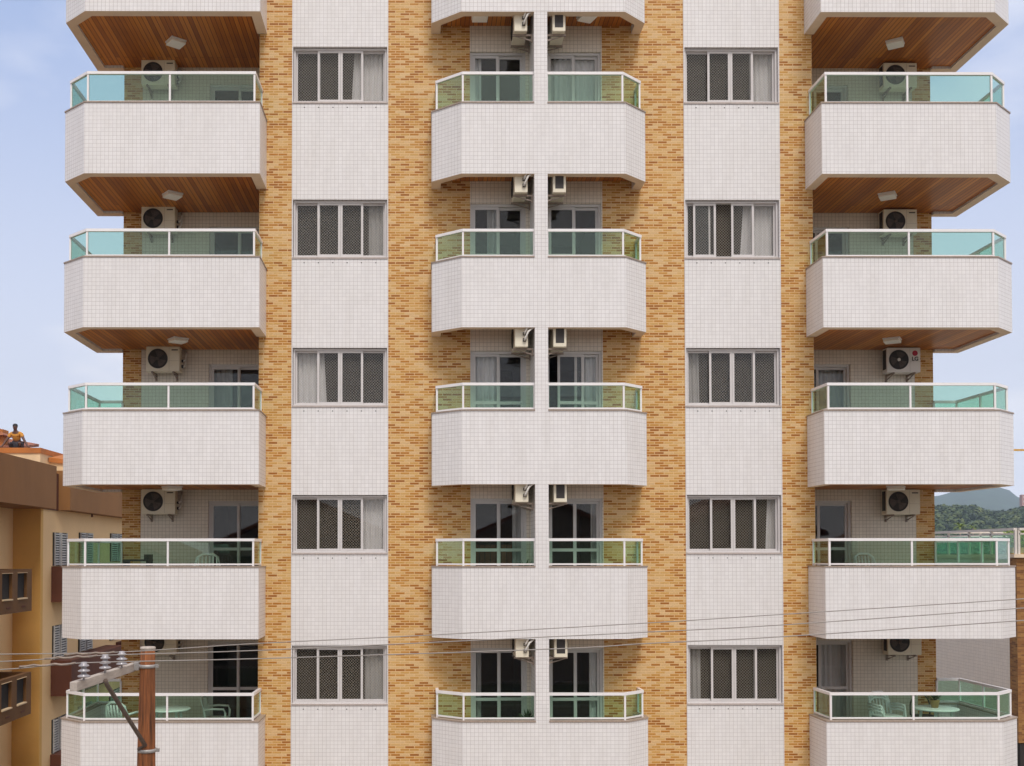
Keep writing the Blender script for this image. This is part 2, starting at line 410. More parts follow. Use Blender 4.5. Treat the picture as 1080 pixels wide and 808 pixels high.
# ------------------------------------------------------------------ the apartment building
B, E_ = 0.8635, 2.42                        # facade plane, recessed wall plane
A_, C_ = 0.4556, 0.4326
T = {1: 8.59, 2: 5.6513, 3: 2.7462, 4: -0.2001, 5: -3.0976}
BT = {0: 10.3307, 1: 7.2345, 2: 4.3156, 3: 1.3532, 4: -1.5527, 5: -4.45}
T = {k: v+EYE for k, v in T.items()}; BT = {k: v+EYE for k, v in BT.items()}
T[0] = BT[0]+1.36
RAIL = {0: .56, 1: .625, 2: .556, 3: .535, 4: .537, 5: .53}
TOP = T[0]+1.6
bld = thing('apartment_building', (0, B, 0), 'tall apartment block of white tiles and ochre brick with stacked balconies', 'building')
FX = 5.461; SLX, SRX = 4.8169, 2.9175; WX = 1.305; CX = 8.57; CW = 8.18
# brick strips of the facade
for sx in (-1, 1):
    MB().box(sx*FX, sx*SLX, B, B+.3, 0, TOP).build('brick_strip', M['brick'], bld)
    MB().box(sx*SRX, sx*WX, B, B+.3, 0, TOP).build('brick_strip', M['brick'], bld)
    # return wall from facade back to the recess
    MB().box(sx*FX, sx*(FX-.25), B+.3, E_+.3, 0, TOP).build('return_wall', M['brick'], bld)
    # corner brick column beside the recessed wall
    MB().box(sx*CX, sx*CW, E_, E_+.35, 0, TOP).build('brick_column', M['brick'], bld)
    MB().box(sx*CX, sx*(CX-.25), E_+.35, 9, 0, TOP).build('side_wall', M['tile'], bld)
MB().box(-CX+.26, CX-.26, 8.7, 9, 0, TOP).build('rear_wall', M['tile'], bld)
MB().box(-CX, CX, E_+.36, 8.69, TOP-.3, TOP-.002).build('roof_slab', M['rim'], bld)
# pier and party wall in the middle
MB().box(-.127, .123, .003, B+.0, 0, TOP).build('central_pier', M['tile'], bld)

def wall_with_openings(name, x0, x1, y0, y1, z0, z1, ops, mat):
    """solid wall pieces around rectangular openings (xa, xb, za, zb) stacked in z, all sharing xa/xb"""
    mb = MB(); ops = sorted(ops, key=lambda q: q[2])
    z = z0
    for xa, xb, za, zb in ops:
        mb.box(x0, x1, y0, y1, z, za)
        if xa > x0+1e-4: mb.box(x0, xa, y0, y1, za, zb)
        if xb < x1-1e-4: mb.box(xb, x1, y0, y1, za, zb)
        z = zb
    mb.box(x0, x1, y0, y1, z, z1)
    return mb.build(name, mat, bld)
WT = {1: 10.07, 2: 7.03, 3: 4.097, 4: 1.201, 5: -1.743}
WB = {1: 8.968, 2: 5.885, 3: 2.959, 4: 0.073, 5: -2.873}
WT = {k: v+EYE for k, v in WT.items()}; WB = {k: v+EYE for k, v in WB.items()}
WINX = {-1: (-4.795, -2.94), 1: (2.94, 4.795)}
for sx in (-1, 1):
    a, b_ = WINX[sx]
    x0, x1 = sorted((sx*SLX, sx*SRX))
    wall_with_openings('tiled_wall', x0, x1, B-.012, B+.28, 0, TOP, [(a, b_, WB[k], WT[k]) for k in WT], M['tile'])
# centre wall behind the doors
DT = {1: 9.98, 2: 6.957, 3: 4.036, 4: 1.132, 5: -1.795}
DT = {k: v+EYE for k, v in DT.items()}
FLOOR = {k: T[k]-.60 for k in T}
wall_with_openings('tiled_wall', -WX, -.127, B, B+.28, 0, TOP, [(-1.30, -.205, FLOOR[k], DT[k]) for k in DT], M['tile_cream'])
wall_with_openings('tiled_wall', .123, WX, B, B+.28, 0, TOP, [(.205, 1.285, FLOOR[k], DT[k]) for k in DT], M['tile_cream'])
MB().box(-.127, .123, B+.001, 6, 0, TOP).build('party_wall', M['room'], bld)
# recessed walls behind the side balconies
SDT = {1: 10.029, 2: 6.984, 3: 4.062, 4: 1.165, 5: -1.777}
SDT = {k: v+EYE for k, v in SDT.items()}
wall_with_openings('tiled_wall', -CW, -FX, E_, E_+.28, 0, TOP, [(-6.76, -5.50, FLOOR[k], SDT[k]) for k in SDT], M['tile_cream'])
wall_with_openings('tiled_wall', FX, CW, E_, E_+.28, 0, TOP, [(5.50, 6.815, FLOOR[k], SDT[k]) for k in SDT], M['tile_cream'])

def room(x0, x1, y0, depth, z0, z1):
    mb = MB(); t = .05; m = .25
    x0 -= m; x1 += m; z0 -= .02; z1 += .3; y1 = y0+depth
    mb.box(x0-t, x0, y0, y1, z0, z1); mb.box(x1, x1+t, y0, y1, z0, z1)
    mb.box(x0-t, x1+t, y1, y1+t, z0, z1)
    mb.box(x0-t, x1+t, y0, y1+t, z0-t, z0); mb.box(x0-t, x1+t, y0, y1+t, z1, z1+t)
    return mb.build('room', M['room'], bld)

# ---- windows
def window(a, b_, z0, z1, slide=(0, 0)):
    """four-sash sliding window; slide moves the two front sashes"""
    oa, ob, oz0 = a, b_, z0
    a, b_, z1 = a+.008, b_-.008, z1-.012          # shadow gap round the frame
    y = B+.05; fr = MB()
    w = .034
    fr.box(a, b_, y, y+.10, z0, z0+w); fr.box(a, b_, y, y+.10, z1-w, z1)
    fr.box(a, a+w, y, y+.10, z0+w, z1-w); fr.box(b_-w, b_, y, y+.10, z0+w, z1-w)
    win = fr.build('window', M['frame'], bld)
    A0, A1 = a+w, b_-w; q = (A1-A0)/4
    pane = MB()
    def sash(x0, x1, yy, sw=.034):
        s = MB(); c0, c1 = z0+w+.002, z1-w-.002
        s.box(x0, x1, yy, yy+.025, c0, c0+sw); s.box(x0, x1, yy, yy+.025, c1-sw, c1)
        s.box(x0, x0+sw, yy, yy+.025, c0+sw, c1-sw); s.box(x1-sw, x1, yy, yy+.025, c0+sw, c1-sw)
        s.build('sash', M['frame'], win)
        pane.box(x0+sw, x1-sw, yy+.010, yy+.014, c0+sw, c1-sw)
    sash(A0+.002, A0+q+.04, y+.06); sash(A1-q-.04, A1-.002, y+.06)
    sash(A0+q-.01+slide[0], A0+2*q-.002+slide[0], y+.015, .042); sash(A0+2*q+.002+slide[1], A1-q+.01+slide[1], y+.015, .042)
    pane.build('pane', M['pane'], win)
    MB().box(oa-.012, ob+.012, B-.030, B+.048, oz0-.034, oz0-.002).build('sill', M['sill'], win)
    for q in range(6):
        xq = oa+(ob-oa)*(.12+.152*q)
        MB().box(xq-.010, xq+.010, B-.0165, B-.0125, oz0-.118, oz0-.100).build('weep_hole', M['dark'], win)
    # safety net: crossing cords
    n = MB(); yy = y+.115; p = .056; wd = b_-a-.06; ht = z1-z0-.06; X0, Z0 = a+.03, z0+.03; r = .0028
    for sgn in (1, -1):
        k = -int(ht/p)-1
        while k*p < wd+ht:
            c = k*p; k += 1
            # x = c + sgn*(z)  ->  clip
            pts = []
            for zz in (0, ht):
                xx = c+(zz if sgn > 0 else ht-zz)
                pts.append((xx, zz))
            (xa, za), (xb, zb) = pts
            if xa > xb: xa, za, xb, zb = xb, zb, xa, za
            if xb <= 0 or xa >= wd: continue
            if xa < 0: za += (zb-za)*(0-xa)/(xb-xa); xa = 0
            if xb > wd: zb = za+(zb-za)*(wd-xa)/(xb-xa); xb = wd
            if xb-xa < .01: continue
            n.tube([(X0+xa, yy, Z0+za), (X0+xb, yy, Z0+zb)], r, 3, cap=False)
    n.build('safety_net', M['net'], win)
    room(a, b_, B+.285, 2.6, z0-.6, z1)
    return win
for sx in (-1, 1):
    for k in WT:
        sl_ = (-.30, 0.0) if (sx == 1 and k == 2) else (0, 0)
        window(*WINX[sx], WB[k], WT[k], sl_)

# ---- sliding balcony doors
def door(a, b_, y, z0, z1, panels, cross=.98, name='balcony_door'):
    w = .05; fr = MB()
    fr.box(a, b_, y, y+.11, z1-w, z1); fr.box(a, b_, y, y+.11, z0, z0+.03)
    fr.box(a, a+w, y, y+.11, z0+.03, z1-w); fr.box(b_-w, b_, y, y+.11, z0+.03, z1-w)
    d = fr.build(name, M['frame'], bld)
    pane = MB(); n = len(panels)
    for i, (p0, p1) in enumerate(panels):
        yy = y+.02+(i%2)*.042; s = MB(); sw = .05; c0, c1 = z0+.032, z1-w-.002
        s.box(p0, p1, yy, yy+.03, c0, c0+.08); s.box(p0, p1, yy, yy+.03, c1-sw, c1)
        s.box(p0, p0+sw, yy, yy+.03, c0+.08, c1-sw); s.box(p1-sw, p1, yy, yy+.03, c0+.08, c1-sw)
        s.box(p0+sw, p1-sw, yy, yy+.03, z1-cross-.06, z1-cross)
        s.build('sash', M['frame'], d)
        pane.box(p0+sw, p1-sw, yy+.012, yy+.017, c0+.08, z1-cross-.06); pane.box(p0+sw, p1-sw, yy+.012, yy+.017, z1-cross, c1-sw)
    pane.build('pane', M['pane'], d)
    return d
for k in DT:
    door(-1.30, -.205, B+.05, FLOOR[k], DT[k], [(-1.25, -.73), (-.76, -.255)])
    if k == 3: door(.205, 1.285, B+.05, FLOOR[k], DT[k], [(.42, .94), (.76, 1.235)])
    else: door(.205, 1.285, B+.05, FLOOR[k], DT[k], [(.255, .77), (.74, 1.235)])
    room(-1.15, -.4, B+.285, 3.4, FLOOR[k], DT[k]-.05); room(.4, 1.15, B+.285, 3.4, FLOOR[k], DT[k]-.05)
    door(-6.76, -5.50, E_+.05, FLOOR[k], SDT[k], [(-6.71, -6.11), (-6.15, -5.55)])
    door(5.50, 6.815, E_+.05, FLOOR[k], SDT[k], [(5.55, 6.165), (6.135, 6.765)])
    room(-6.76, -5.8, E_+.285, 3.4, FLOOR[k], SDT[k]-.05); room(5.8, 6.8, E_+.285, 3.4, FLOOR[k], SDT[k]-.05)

# ---- balconies
def rail_and_glass(line, z, h, parent, mids, ends=(True, True), inward=1):
    """top rail, bottom rail and posts along a polyline (one mesh), glass panes one by one"""
    mb = MB()
    o1, i1 = offset(line, -.028), offset(line, .028)
    mb.ring(o1, i1, z+h-.052, z+h)
    o2, i2 = offset(line, -.016), offset(line, .016)
    mb.ring(o2, i2, z+.018, z+.048)
    pts = []                                   # post positions along each segment
    for i in range(len(line)-1):
        a, b_ = Vector(line[i]), Vector(line[i+1]); L = (b_-a).length
        t = [0.0]+list(mids.get(i, []))+[1.0]
        pts.append([a.lerp(b_, q) for q in t])
    seen = []
    for seg in pts:
        for p in seg:
            if any((p-q).length < .02 for q in seen): continue
            seen.append(p); r = .0175
            mb.box(p.x-r, p.x+r, p.y-r, p.y+r, z-.002, z+h-.051)
    rl = mb.build('railing', M['alu'], parent)
    for seg in pts:
        for a, b_ in zip(seg, seg[1:]):
            d = (b_-a).normalized(); nn = Vector((d.y, -d.x))*.004
            a2, b2 = a+d*.024, b_-d*.024
            g = MB(); g.prism([tuple(a2+nn), tuple(b2+nn), tuple(b2-nn), tuple(a2-nn)], z+.047, z+h-.05)
            g.build('glass_pane', M['glass'], parent)
    return rl
def balcony(lines, wall, b, t, rec, rails, h, backy, floor_poly):
    """lines: outer polylines of the parapet (inner side is to the right of travel)"""
    mb = MB()
    inner = offset(wall, .19)
    inner[0] = (inner[0][0], wall[0][1])
    mb.ring(wall, inner, b, t-.014, 0, 1)
    fp = inner+floor_poly
    mb.prism(fp, b+rec+.012, t-.60)
    bal = mb.build('balcony', [M['tile'], M['rim']], bld)
    s = MB(); s.prism(offset(inner, .004)+floor_poly, b+rec, b+rec+.010); s.build('soffit', M['soffit'], bal)
    for ln in lines:
        c = MB(); c.ring(offset(ln, -.022), offset(ln, .212), t-.013, t+.016); c.build('coping', M['stone'], bal)
    for ln, mids in rails: rail_and_glass(ln, t+.016, h-.016, bal, mids)
    return bal
for k in range(0, 6):
    t, b_ = T[k], BT[k]
    for sx in (-1, 1):
        # plan for the left one; mirrored for the right
        P = [(-5.318, B), (-5.318, 0), (-8.638, 0), (-9.1505, A_), (-9.1505, E_+.10), (-CX, E_+.10)]
        fl = [(-CX, E_), (-5.318-.19, E_)]
        rl = [(-5.318-.10, B), (-5.318-.12, .10), (-8.60, .10), (-9.05, A_+.05), (-9.05, E_-.02), (-CX, E_-.02)]
        if sx == 1:
            P = [(-x, y) for x, y in P]; fl = [(-x, y) for x, y in fl]; rl = [(-x, y) for x, y in rl]
            # keep the inner side on the right of travel
            P = P[::-1]; rl = rl[::-1]; fl = fl[::-1]
            mids = {3: [.508], 1: [.5]}
        else: mids = {1: [.508], 3: [.5]}
        wall = P
        # offset(): right-hand side of travel must be the inside
        sgn = 1
        test = offset(wall, .19)
        inside_ok = test[2][1] > wall[2][1]+.01 or test[3][1] > wall[3][1]+.01
        if not inside_ok:
            wall = wall[::-1]; rl = rl[::-1]; fl = fl[::-1]
            n = len(rl)-2
            mids = {n-i: q for i, q in mids.items()}
        inner = offset(wall, .19)
        mb = MB(); mb.ring(wall, inner, b_, t-.011, 0, 1)
        poly = inner+([(wall[-1][0], E_), (fl[-1][0], E_)] if abs(wall[-1][1]-E_-.10) < .01 else [(inner[-1][0], E_-.001)])
        # floor slab polygon: inner line closed along the recessed wall
        xs = sx*(5.318+.19); xo = sx*(9.1505-.19); xf = sx*(8.638+.0)
        ip = offset([(-5.318, B), (-5.318, 0), (-8.638, 0), (-9.1505, A_), (-9.1505, E_)][::1], .19)
        if ip[2][1] < 0.05: ip = offset([(-5.318, B), (-5.318, 0), (-8.638, 0), (-9.1505, A_), (-9.1505, E_)], -.19)
        core = [(ip[1][0], E_-.002)]+ip[1:4]+[(ip[4][0], E_-.10), (-CX-.02, E_-.10), (-CX-.02, E_-.002)]
        core = [(-sx*x, y) for x, y in core]
        mb.prism(core, b_+.062, t-.60)
        bal = mb.build('balcony', [M['tile'], M['rim'], M['floor']], bld)
        s = MB(); s.prism(core, b_+.05, b_+.060); s.build('soffit', M['soffit'], bal)
        c = MB(); c.ring(offset(wall, -.014), offset(wall, .204), t-.010, t+.016); c.build('coping', M['stone'], bal)
        rail_and_glass(rl, t+.016, RAIL[k]-.016, bal, mids)
    # centre
    CO, CF, CG = -2.0655, -1.5113, 1.6012
    full = [(CO, B-.001), (CO, C_), (CF, 0), (CG, 0), (-CO, C_), (-CO, B-.001)]
    if offset(full, .18)[2][1] < 0.02: dsg = -1
    else: dsg = 1
    inner = offset(full, .18*dsg)
    mb = MB(); mb.ring(full, inner, b_, t-.011, 0, 1)
    core = inner[:]; core[0] = (inner[0][0], B-.002); core[-1] = (inner[-1][0], B-.002)
    half = [[core[0], core[1], core[2], (-.1275, inner[2][1]), (-.1275, B-.002)], [(.1235, B-.002), (.1235, inner[3][1]), core[3], core[4], core[5]]]
    for hp in half: mb.prism(hp, b_+.172, t-.60)
    bal = mb.build('balcony', [M['tile'], M['rim']], bld)
    for hp in half:
        s = MB(); s.prism(hp, b_+.16, b_+.170); s.build('soffit', M['soffit'], bal)
    for ln in ([(CO, B-.001), (CO, C_), (CF, 0), (-.1275, 0)], [(.1235, 0), (CG, 0), (-CO, C_), (-CO, B-.001)]):
        c = MB(); c.ring(offset(ln, -.014*dsg), offset(ln, .194*dsg), t-.010, t+.016); c.build('coping', M['stone'], bal)
        r = offset(ln, .10*dsg)
        rail_and_glass(r, t+.016, RAIL[k]-.016, bal, {})

# ------------------------------------------------------------------ air conditioners
def ac_unit(white=False):
    """outdoor unit, front towards -Y, base centre at the origin"""
    W_, H_, D_ = .70, .52, .25
    cm = M['ac_white'] if white else M['ac']
    r = thing('air_conditioner', (0, 0, 0), 'x', 'air conditioner')
    c = MB(); c.box(-W_/2, W_/2, -D_, 0, 0, H_)
    c.build('casing', cm, r, bevel=.012)
    fx, fz, fr = -.105, .265, .205
    g = MB()
    g.lathe([(fr, 0), (fr, .012), (fr-.012, .014), (fr-.012, .004)], fx, -D_-.0, fz, 32, axis='y')
    g.lathe([(fr-.014, -.004), (fr-.014, .002)], fx, -D_-.001, fz, 32, axis='y')
    for q in range(1, 5):
        rr = (fr-.012)*q/5
        pts = [(fx+rr*math.cos(2*math.pi*i/24), -D_-.011, fz+rr*math.sin(2*math.pi*i/24)) for i in range(25)]
        g.tube(pts, .0025, 4, cap=False)
    for q in range(8):
        a = math.pi*q/4
        g.tube([(fx+.03*math.cos(a), -D_-.012, fz+.03*math.sin(a)), (fx+(fr-.01)*math.cos(a), -D_-.012, fz+(fr-.01)*math.sin(a))], .0025, 4, cap=False)
    g.build('fan_grille', M['ac_dark'], r)
    f = MB()
    for q in range(3):
        a0 = 2*math.pi*q/3+.4
        ring = []
        for i in range(7):
            a = a0+1.25*i/6
            ring.append((a, fr-.035))
        b = len(f.v)
        for a, rr in ring:
            f.v.append((fx+.035*math.cos(a), -D_-.0045, fz+.035*math.sin(a))); f.v.append((fx+rr*math.cos(a+.25), -D_-.0055, fz+rr*math.sin(a+.25)))
        for i in range(6): f.face((b+2*i, b+2*i+1, b+2*i+3, b+2*i+2))
    f.build('fan', M['ac_grey'], r)
    h = MB(); h.lathe([(.034, 0), (.034, .012), (.02, .018)], fx, -D_-.006, fz, 16, axis='y')
    h.build('hub', M['hose'] if white else M['ac_grey'], r)
    # side panel seam + name strip / emblem
    p = MB(); p.box(.128, .131, -D_-.0015, -D_, .02, H_-.02); p.box(.131, W_/2-.01, -D_-.0015, -D_, .22, .223)
    p.build('panel_seam', M['bracket'], r)
    if not white:
        p = MB(); p.box(.18, .31, -D_-.002, -D_+.001, H_-.085, H_-.062); p.build('name_strip', M['ink'], r)
    else:
        e = MB(); e.lathe([(.057, 0), (.057, .004)], .235, -D_, .40, 28, axis='y'); e.build('emblem', M['red'], r)
        cu = bpy.data.curves.new('lettering', 'FONT'); cu.body = 'LG'; cu.size = .115; cu.align_x = 'CENTER'; cu.extrude = .001; cu.offset = .004
        tmp = bpy.data.objects.new('lettering', cu); COL.objects.link(tmp)
        dg = bpy.context.evaluated_depsgraph_get(); me = bpy.data.meshes.new_from_object(tmp.evaluated_get(dg))
        bpy.data.objects.remove(tmp)
        lt = bpy.data.objects.new('lettering', me); COL.objects.link(lt); lt.parent = r
        me.materials.clear(); me.materials.append(M['ink'])
        lt.rotation_euler = (math.pi/2, 0, 0); lt.location = (.235, -D_-.003, .245)
    # left end: coil behind an open frame
    q = MB(); q.box(-W_/2-.003, -W_/2, -D_+.045, -.045, .075, H_-.035); q.build('coil', M['ac_dark'], r)
    # right end: valves and lagged pipes
    v = MB(); v.box(W_/2, W_/2+.035, -.10, -.04, .10, .16); v.box(W_/2, W_/2+.035, -.10, -.04, .22, .27); v.build('valve', M['ac_dark'], r)
    pz = MB()
    for dz in (.12, .24):
        pz.tube([(W_/2+.03, -.07, dz), (W_/2+.07, -.06, dz+.03), (W_/2+.09, .0, dz+.16), (W_/2+.06, .10, dz+.24)], .018, 8)
    pz.build('pipe', M['hose'], r)
    for x in (-.22, .22):
        k = MB(); k.box(x-.018, x+.018, -D_-.02, .105, -.035, -.002); k.box(x-.018, x+.018, .08, .105, -.15, -.035)
        b = len(k.v)
        k.v += [(x-.008,-D_+.04,-.035),(x+.008,-D_+.04,-.035),(x+.008,.08,-.10),(x-.008,.08,-.10),(x-.008,-D_+.01,-.035),(x+.008,-D_+.01,-.035),(x+.008,.08,-.13),(x-.008,.08,-.13)]
        for fq in ((0,1,2,3),(4,7,6,5),(0,4,5,1),(1,5,6,2),(2,6,7,3),(3,7,4,0)): k.face([b+i for i in fq])
        k.build('bracket', M['bracket'], r)
    return r
ac = ac_unit(); acu = [False]
acl = ac_unit(True); aclu = [False]
ORD = {1: 'topmost', 2: 'second', 3: 'third', 4: 'fourth', 5: 'lowest'}
GA = 'air conditioning units on the balcony walls'
AY = E_-.105
for k, (x, z) in {1: (-8.118, 10.38), 2: (-8.102, 7.301), 3: (-7.989, 4.365), 4: (-8.073, 1.395), 5: (-8.03, -1.52)}.items():
    lab = ('beige air conditioner under the bottom left balcony ceiling, its top hidden by the parapet above' if k == 5 else
           'beige air conditioner above the %s railing of the left balcony column, counted down' % ORD[k])
    put(ac, acu, (x+.35, AY, z+EYE-.52), 0, lab, GA)
for k, (x, z) in {1: (7.424, 10.338), 2: (7.395, 7.248), 4: (7.399, 1.385), 5: (7.40, -1.53)}.items():
    lab = ('beige air conditioner on the bottom right balcony, its top hidden by the parapet above' if k == 5 else
           'beige air conditioner above the %s railing of the right balcony column, counted down' % ORD[k])
    put(ac, acu, (x+.35, AY, z+EYE-.52), 0, lab, GA)
put(acl, aclu, (7.437+.35, AY, 4.345+EYE-.52), 0, 'whitish air conditioner with a round red emblem and light fan hub, right balcony column', GA)
# the centre units hang on both faces of the pier, seen end on
for k in range(1, 6):
    z = {1: 10.02, 2: 6.92, 3: 3.97, 4: 1.02, 5: -1.91}[k]+EYE
    put(ac, acu, (-.127-.115, .48, z), -math.pi/2, 'air conditioner left of the central pier above the %s centre railing, pipes showing' % ORD[k], 'air conditioners hung beside the central pier')
    put(ac, acu, (.123+.115, .48, z), math.pi/2, 'air conditioner right of the central pier above the %s centre railing, coil showing' % ORD[k], 'air conditioners hung beside the central pier')

# ------------------------------------------------------------------ ceiling lamps
def ceiling_lamp():
    r = thing('ceiling_lamp', (0, 0, 0), 'x', 'lamp')
    a = MB(); a.box(-.16, .16, -.16, .16, -.03, 0); a.build('lamp_base', M['alu'], r, bevel=.006)
    b = MB(); b.box(-.15, .15, -.15, .15, -.085, -.031); b.build('lamp_shade', M['lamp'], r, bevel=.015)
    return r
lp = ceiling_lamp(); lpu = [False]
GL = 'square ceiling lamps under the balconies'
for k, x in {0: -7.206, 1: -7.26, 2: -7.133, 3: -7.244}.items():
    put(lp, lpu, (x, 1.25, BT[k]+.049), math.radians(38), 'square white lamp on the wooden ceiling over the %s railing, left balcony column' % ORD[k+1], GL)
for k, x in {0: 7.297, 1: 7.114, 2: 7.182, 3: 7.23}.items():
    put(lp, lpu, (x, 1.25, BT[k]+.049), math.radians(58), 'square white lamp on the wooden ceiling over the %s railing, right balcony column' % ORD[k+1], GL)
for x, w in ((-1.13, 'left'), (.95, 'right')):
    put(lp, lpu, (x, .42, BT[0]+.159), math.radians(0 if x < 0 else 20), 'small square lamp under the top centre balcony, %s of the pier' % w, GL)

# ------------------------------------------------------------------ curtains
def curtain(u0t, u1t, u0b, u1b, z0, z1, y, label, grey=False, n=60, wave=.022):
    mb = MB(); x0t, x1t, x0b, x1b = [U(q, 300, y)[0] for q in (u0t, u1t, u0b, u1b)]
    L = max(x1t-x0t, x1b-x0b); nz = 8; b = 0
    ph = random.random()*6
    cols = max(24, int(L/.016))
    for j in range(nz+1):
        f = j/nz
        xa, xb = x0b+(x0t-x0b)*f, x1b+(x1t-x1b)*f
        for i in range(cols+1):
            g = i/cols; s = g*L
            off = wave*(math.sin(s*2*math.pi/.11+ph)+.45*math.sin(s*2*math.pi/.047+2*ph+f))
            mb.v.append((xa+(xb-xa)*g, y+off, z0+(z1-z0)*f))
    for j in range(nz):
        for i in range(cols):
            q = j*(cols+1)+i; mb.face((q, q+1, q+cols+2, q+cols+1), 0, True)
    o = mb.build('curtain', M['curtain_grey'] if grey else M['curtain'], origin=((x0b+x1b)/2, y, z0))
    return tag(o, label, 'curtain', 'curtains behind the windows and balcony doors')
yw = B+.235
def wc(k, a, b, c, d, label, grey=False): curtain(a, b, c, d, WB[k]-.2, WT[k]+.05, yw, label, grey)
wc(1, 374, 407, 370, 407, 'pale curtain drawn over the right half of the topmost left strip window')
wc(2, 389, 407, 389, 407, 'grey pleated curtain at the right edge of the second left strip window', True)
wc(3, 310, 342, 310, 346, 'pale curtain gathered over the left panes of the third left strip window')
wc(4, 383, 407, 382, 407, 'sheer curtain at the right pane of the fourth left strip window')
wc(5, 385, 408, 385, 408, 'striped grey curtain at the right pane of the lowest left strip window', True)
wc(1, 796, 819, 796, 819, 'grey curtain in the right pane of the topmost right strip window')
wc(2, 785, 819, 780, 819, 'white curtain swept to the right behind the open sliding sash')
wc(3, 724, 736, 724, 737, 'narrow grey curtain at the left pane of the third right strip window', True)
wc(4, 808, 822, 805, 823, 'white curtain at the right pane of the fourth right strip window')
wc(5, 726, 737, 727, 737, 'narrow curtain at the left pane of the lowest right strip window', True)
def dc(k, u0, u1, label, grey=False): curtain(u0, u1, u0, u1, FLOOR[k]+.02, DT[k]-.05, yw, label, grey)
dc(1, 497, 508, 'narrow curtain at the left door of the topmost centre balcony')
dc(1, 582, 634, 'white curtain across the right door of the topmost centre balcony')
dc(2, 514, 524, 'grey curtain fold in the left door of the second centre balcony', True)
dc(3, 498, 524, 'grey pleated curtain in the left door of the third centre balcony')
dc(3, 614, 634, 'white pleated curtain in the right door of the third centre balcony')
dc(4, 540, 553, 'pale curtain in the left door of the fourth centre balcony', True)
dc(4, 622, 634, 'grey curtain in the right door of the fourth centre balcony', True)
dc(5, 498, 507, 'narrow curtain in the left door of the lowest centre balcony', True)
dc(5, 620, 634, 'pale curtain in the right door of the lowest centre balcony')
ys = E_+.36
curtain(862, 892, 862, 892, FLOOR[3]+.02, SDT[3]-.05, ys, 'sheer curtain in the glass door of the third right balcony', True)
curtain(862, 892, 862, 892, FLOOR[5]+.02, SDT[5]-.05, ys, 'grey curtain in the glass door of the bottom right balcony')
curtain(226, 246, 226, 246, FLOOR[3]+.02, SDT[3]-.05, ys, 'dim curtain in the glass door of the third left balcony', True)

# ------------------------------------------------------------------ balcony furniture
def plastic_chair():
    r = thing('plastic_chair', (0, 0, 0), 'x', 'chair')
    s = MB(); s.prism([(-.21, -.20), (.21, -.20), (.24, .22), (-.24, .22)][::1], .40, .43); s.build('seat', M['plastic'], r, bevel=.01)
    b = MB()
    n = 9
    for i in range(6):                      # slats of the curved back
        x = -.17+i*.068
        b.tube([(x*.95, .20-.02*abs(x), .43), (x*1.1, .25-.25*x*x, .62), (x*1.05, .29-.4*x*x, .80)], .016, 6)
    pts = [(-.24, .19, .43), (-.25, .23, .62), (-.21, .27, .78), (-.10, .29, .85), (.10, .29, .85), (.21, .27, .78), (.25, .23, .62), (.24, .19, .43)]
    b.tube(pts, .024, 8); b.build('backrest', M['plastic'], r)
    for sx in (-1, 1):
        a = MB(); a.tube([(sx*.25, .22, .62), (sx*.28, .02, .64), (sx*.27, -.18, .63), (sx*.25, -.21, .55), (sx*.235, -.20, .41)], .022, 8); a.build('armrest', M['plastic'], r)
        for (x0, y0, x1, y1) in ((.20, -.18, .23, -.23), (.22, .19, .25, .27)):
            l = MB(); l.tube([(sx*x0, y0, .41), (sx*x1, y1, 0)], .026, 6, r2=.018); l.build('leg', M['plastic'], r)
    return r
ch = plastic_chair(); chu = [False]
GC = 'white plastic chairs on the balconies'
def at(u, v, y): 
    x, z = U(u, v, y); return x
put(ch, chu, (at(217, 585, 1.9), 1.9, FLOOR[4]), math.radians(200), 'white plastic armchair behind green glass on the fourth left balcony, beside its door', GC)
put(ch, chu, (at(131, 745, 1.1), 1.1, FLOOR[5]), math.radians(160), 'white plastic chair behind the utility pole crossarm on the lowest left balcony', GC)
put(ch, chu, (at(229, 745, 1.7), 1.7, FLOOR[5]), math.radians(90), 'white plastic chair in front of the dark door on the lowest left balcony', GC)
put(ch, chu, (at(919, 585, 2.0), 2.0, FLOOR[4]), math.radians(10), 'white plastic chair behind the glass of the fourth right balcony', GC)
cx = at(936, 745, 1.2)
put(ch, chu, (cx, 1.2, FLOOR[5]), math.radians(15), 'bottom white plastic chair of the stack on the lowest right balcony', 'stack of white plastic chairs')
put(ch, chu, (cx, 1.215, FLOOR[5]+.055), math.radians(15), 'middle white plastic chair of the stack on the lowest right balcony', 'stack of white plastic chairs')
put(ch, chu, (cx, 1.23, FLOOR[5]+.11), math.radians(15), 'top white plastic chair of the stack on the lowest right balcony', 'stack of white plastic chairs')
def round_table():
    r = thing('round_table', (0, 0, 0), 'x', 'table')
    t = MB(); t.lathe([(.40, .68), (.42, .69), (.42, .715), (.41, .72)], 0, 0, 0, 32); t.build('tabletop', M['plastic'], r)
    for i in range(4):
        a = math.pi/4+i*math.pi/2
        l = MB(); l.tube([(.26*math.cos(a), .26*math.sin(a), .69), (.33*math.cos(a), .33*math.sin(a), 0)], .028, 8, r2=.02); l.build('leg', M['plastic'], r)
    return r
tb = round_table(); tbu = [False]
put(tb, tbu, (at(178, 748, 1.0), 1.0, FLOOR[5]), 0, 'round white plastic table behind the utility pole on the lowest left balcony', 'round white balcony tables')
tx = at(987, 748, .95)
put(tb, tbu, (tx, .95, FLOOR[5]), .3, 'round white plastic table on the lowest right balcony with a plant on it', 'round white balcony tables')
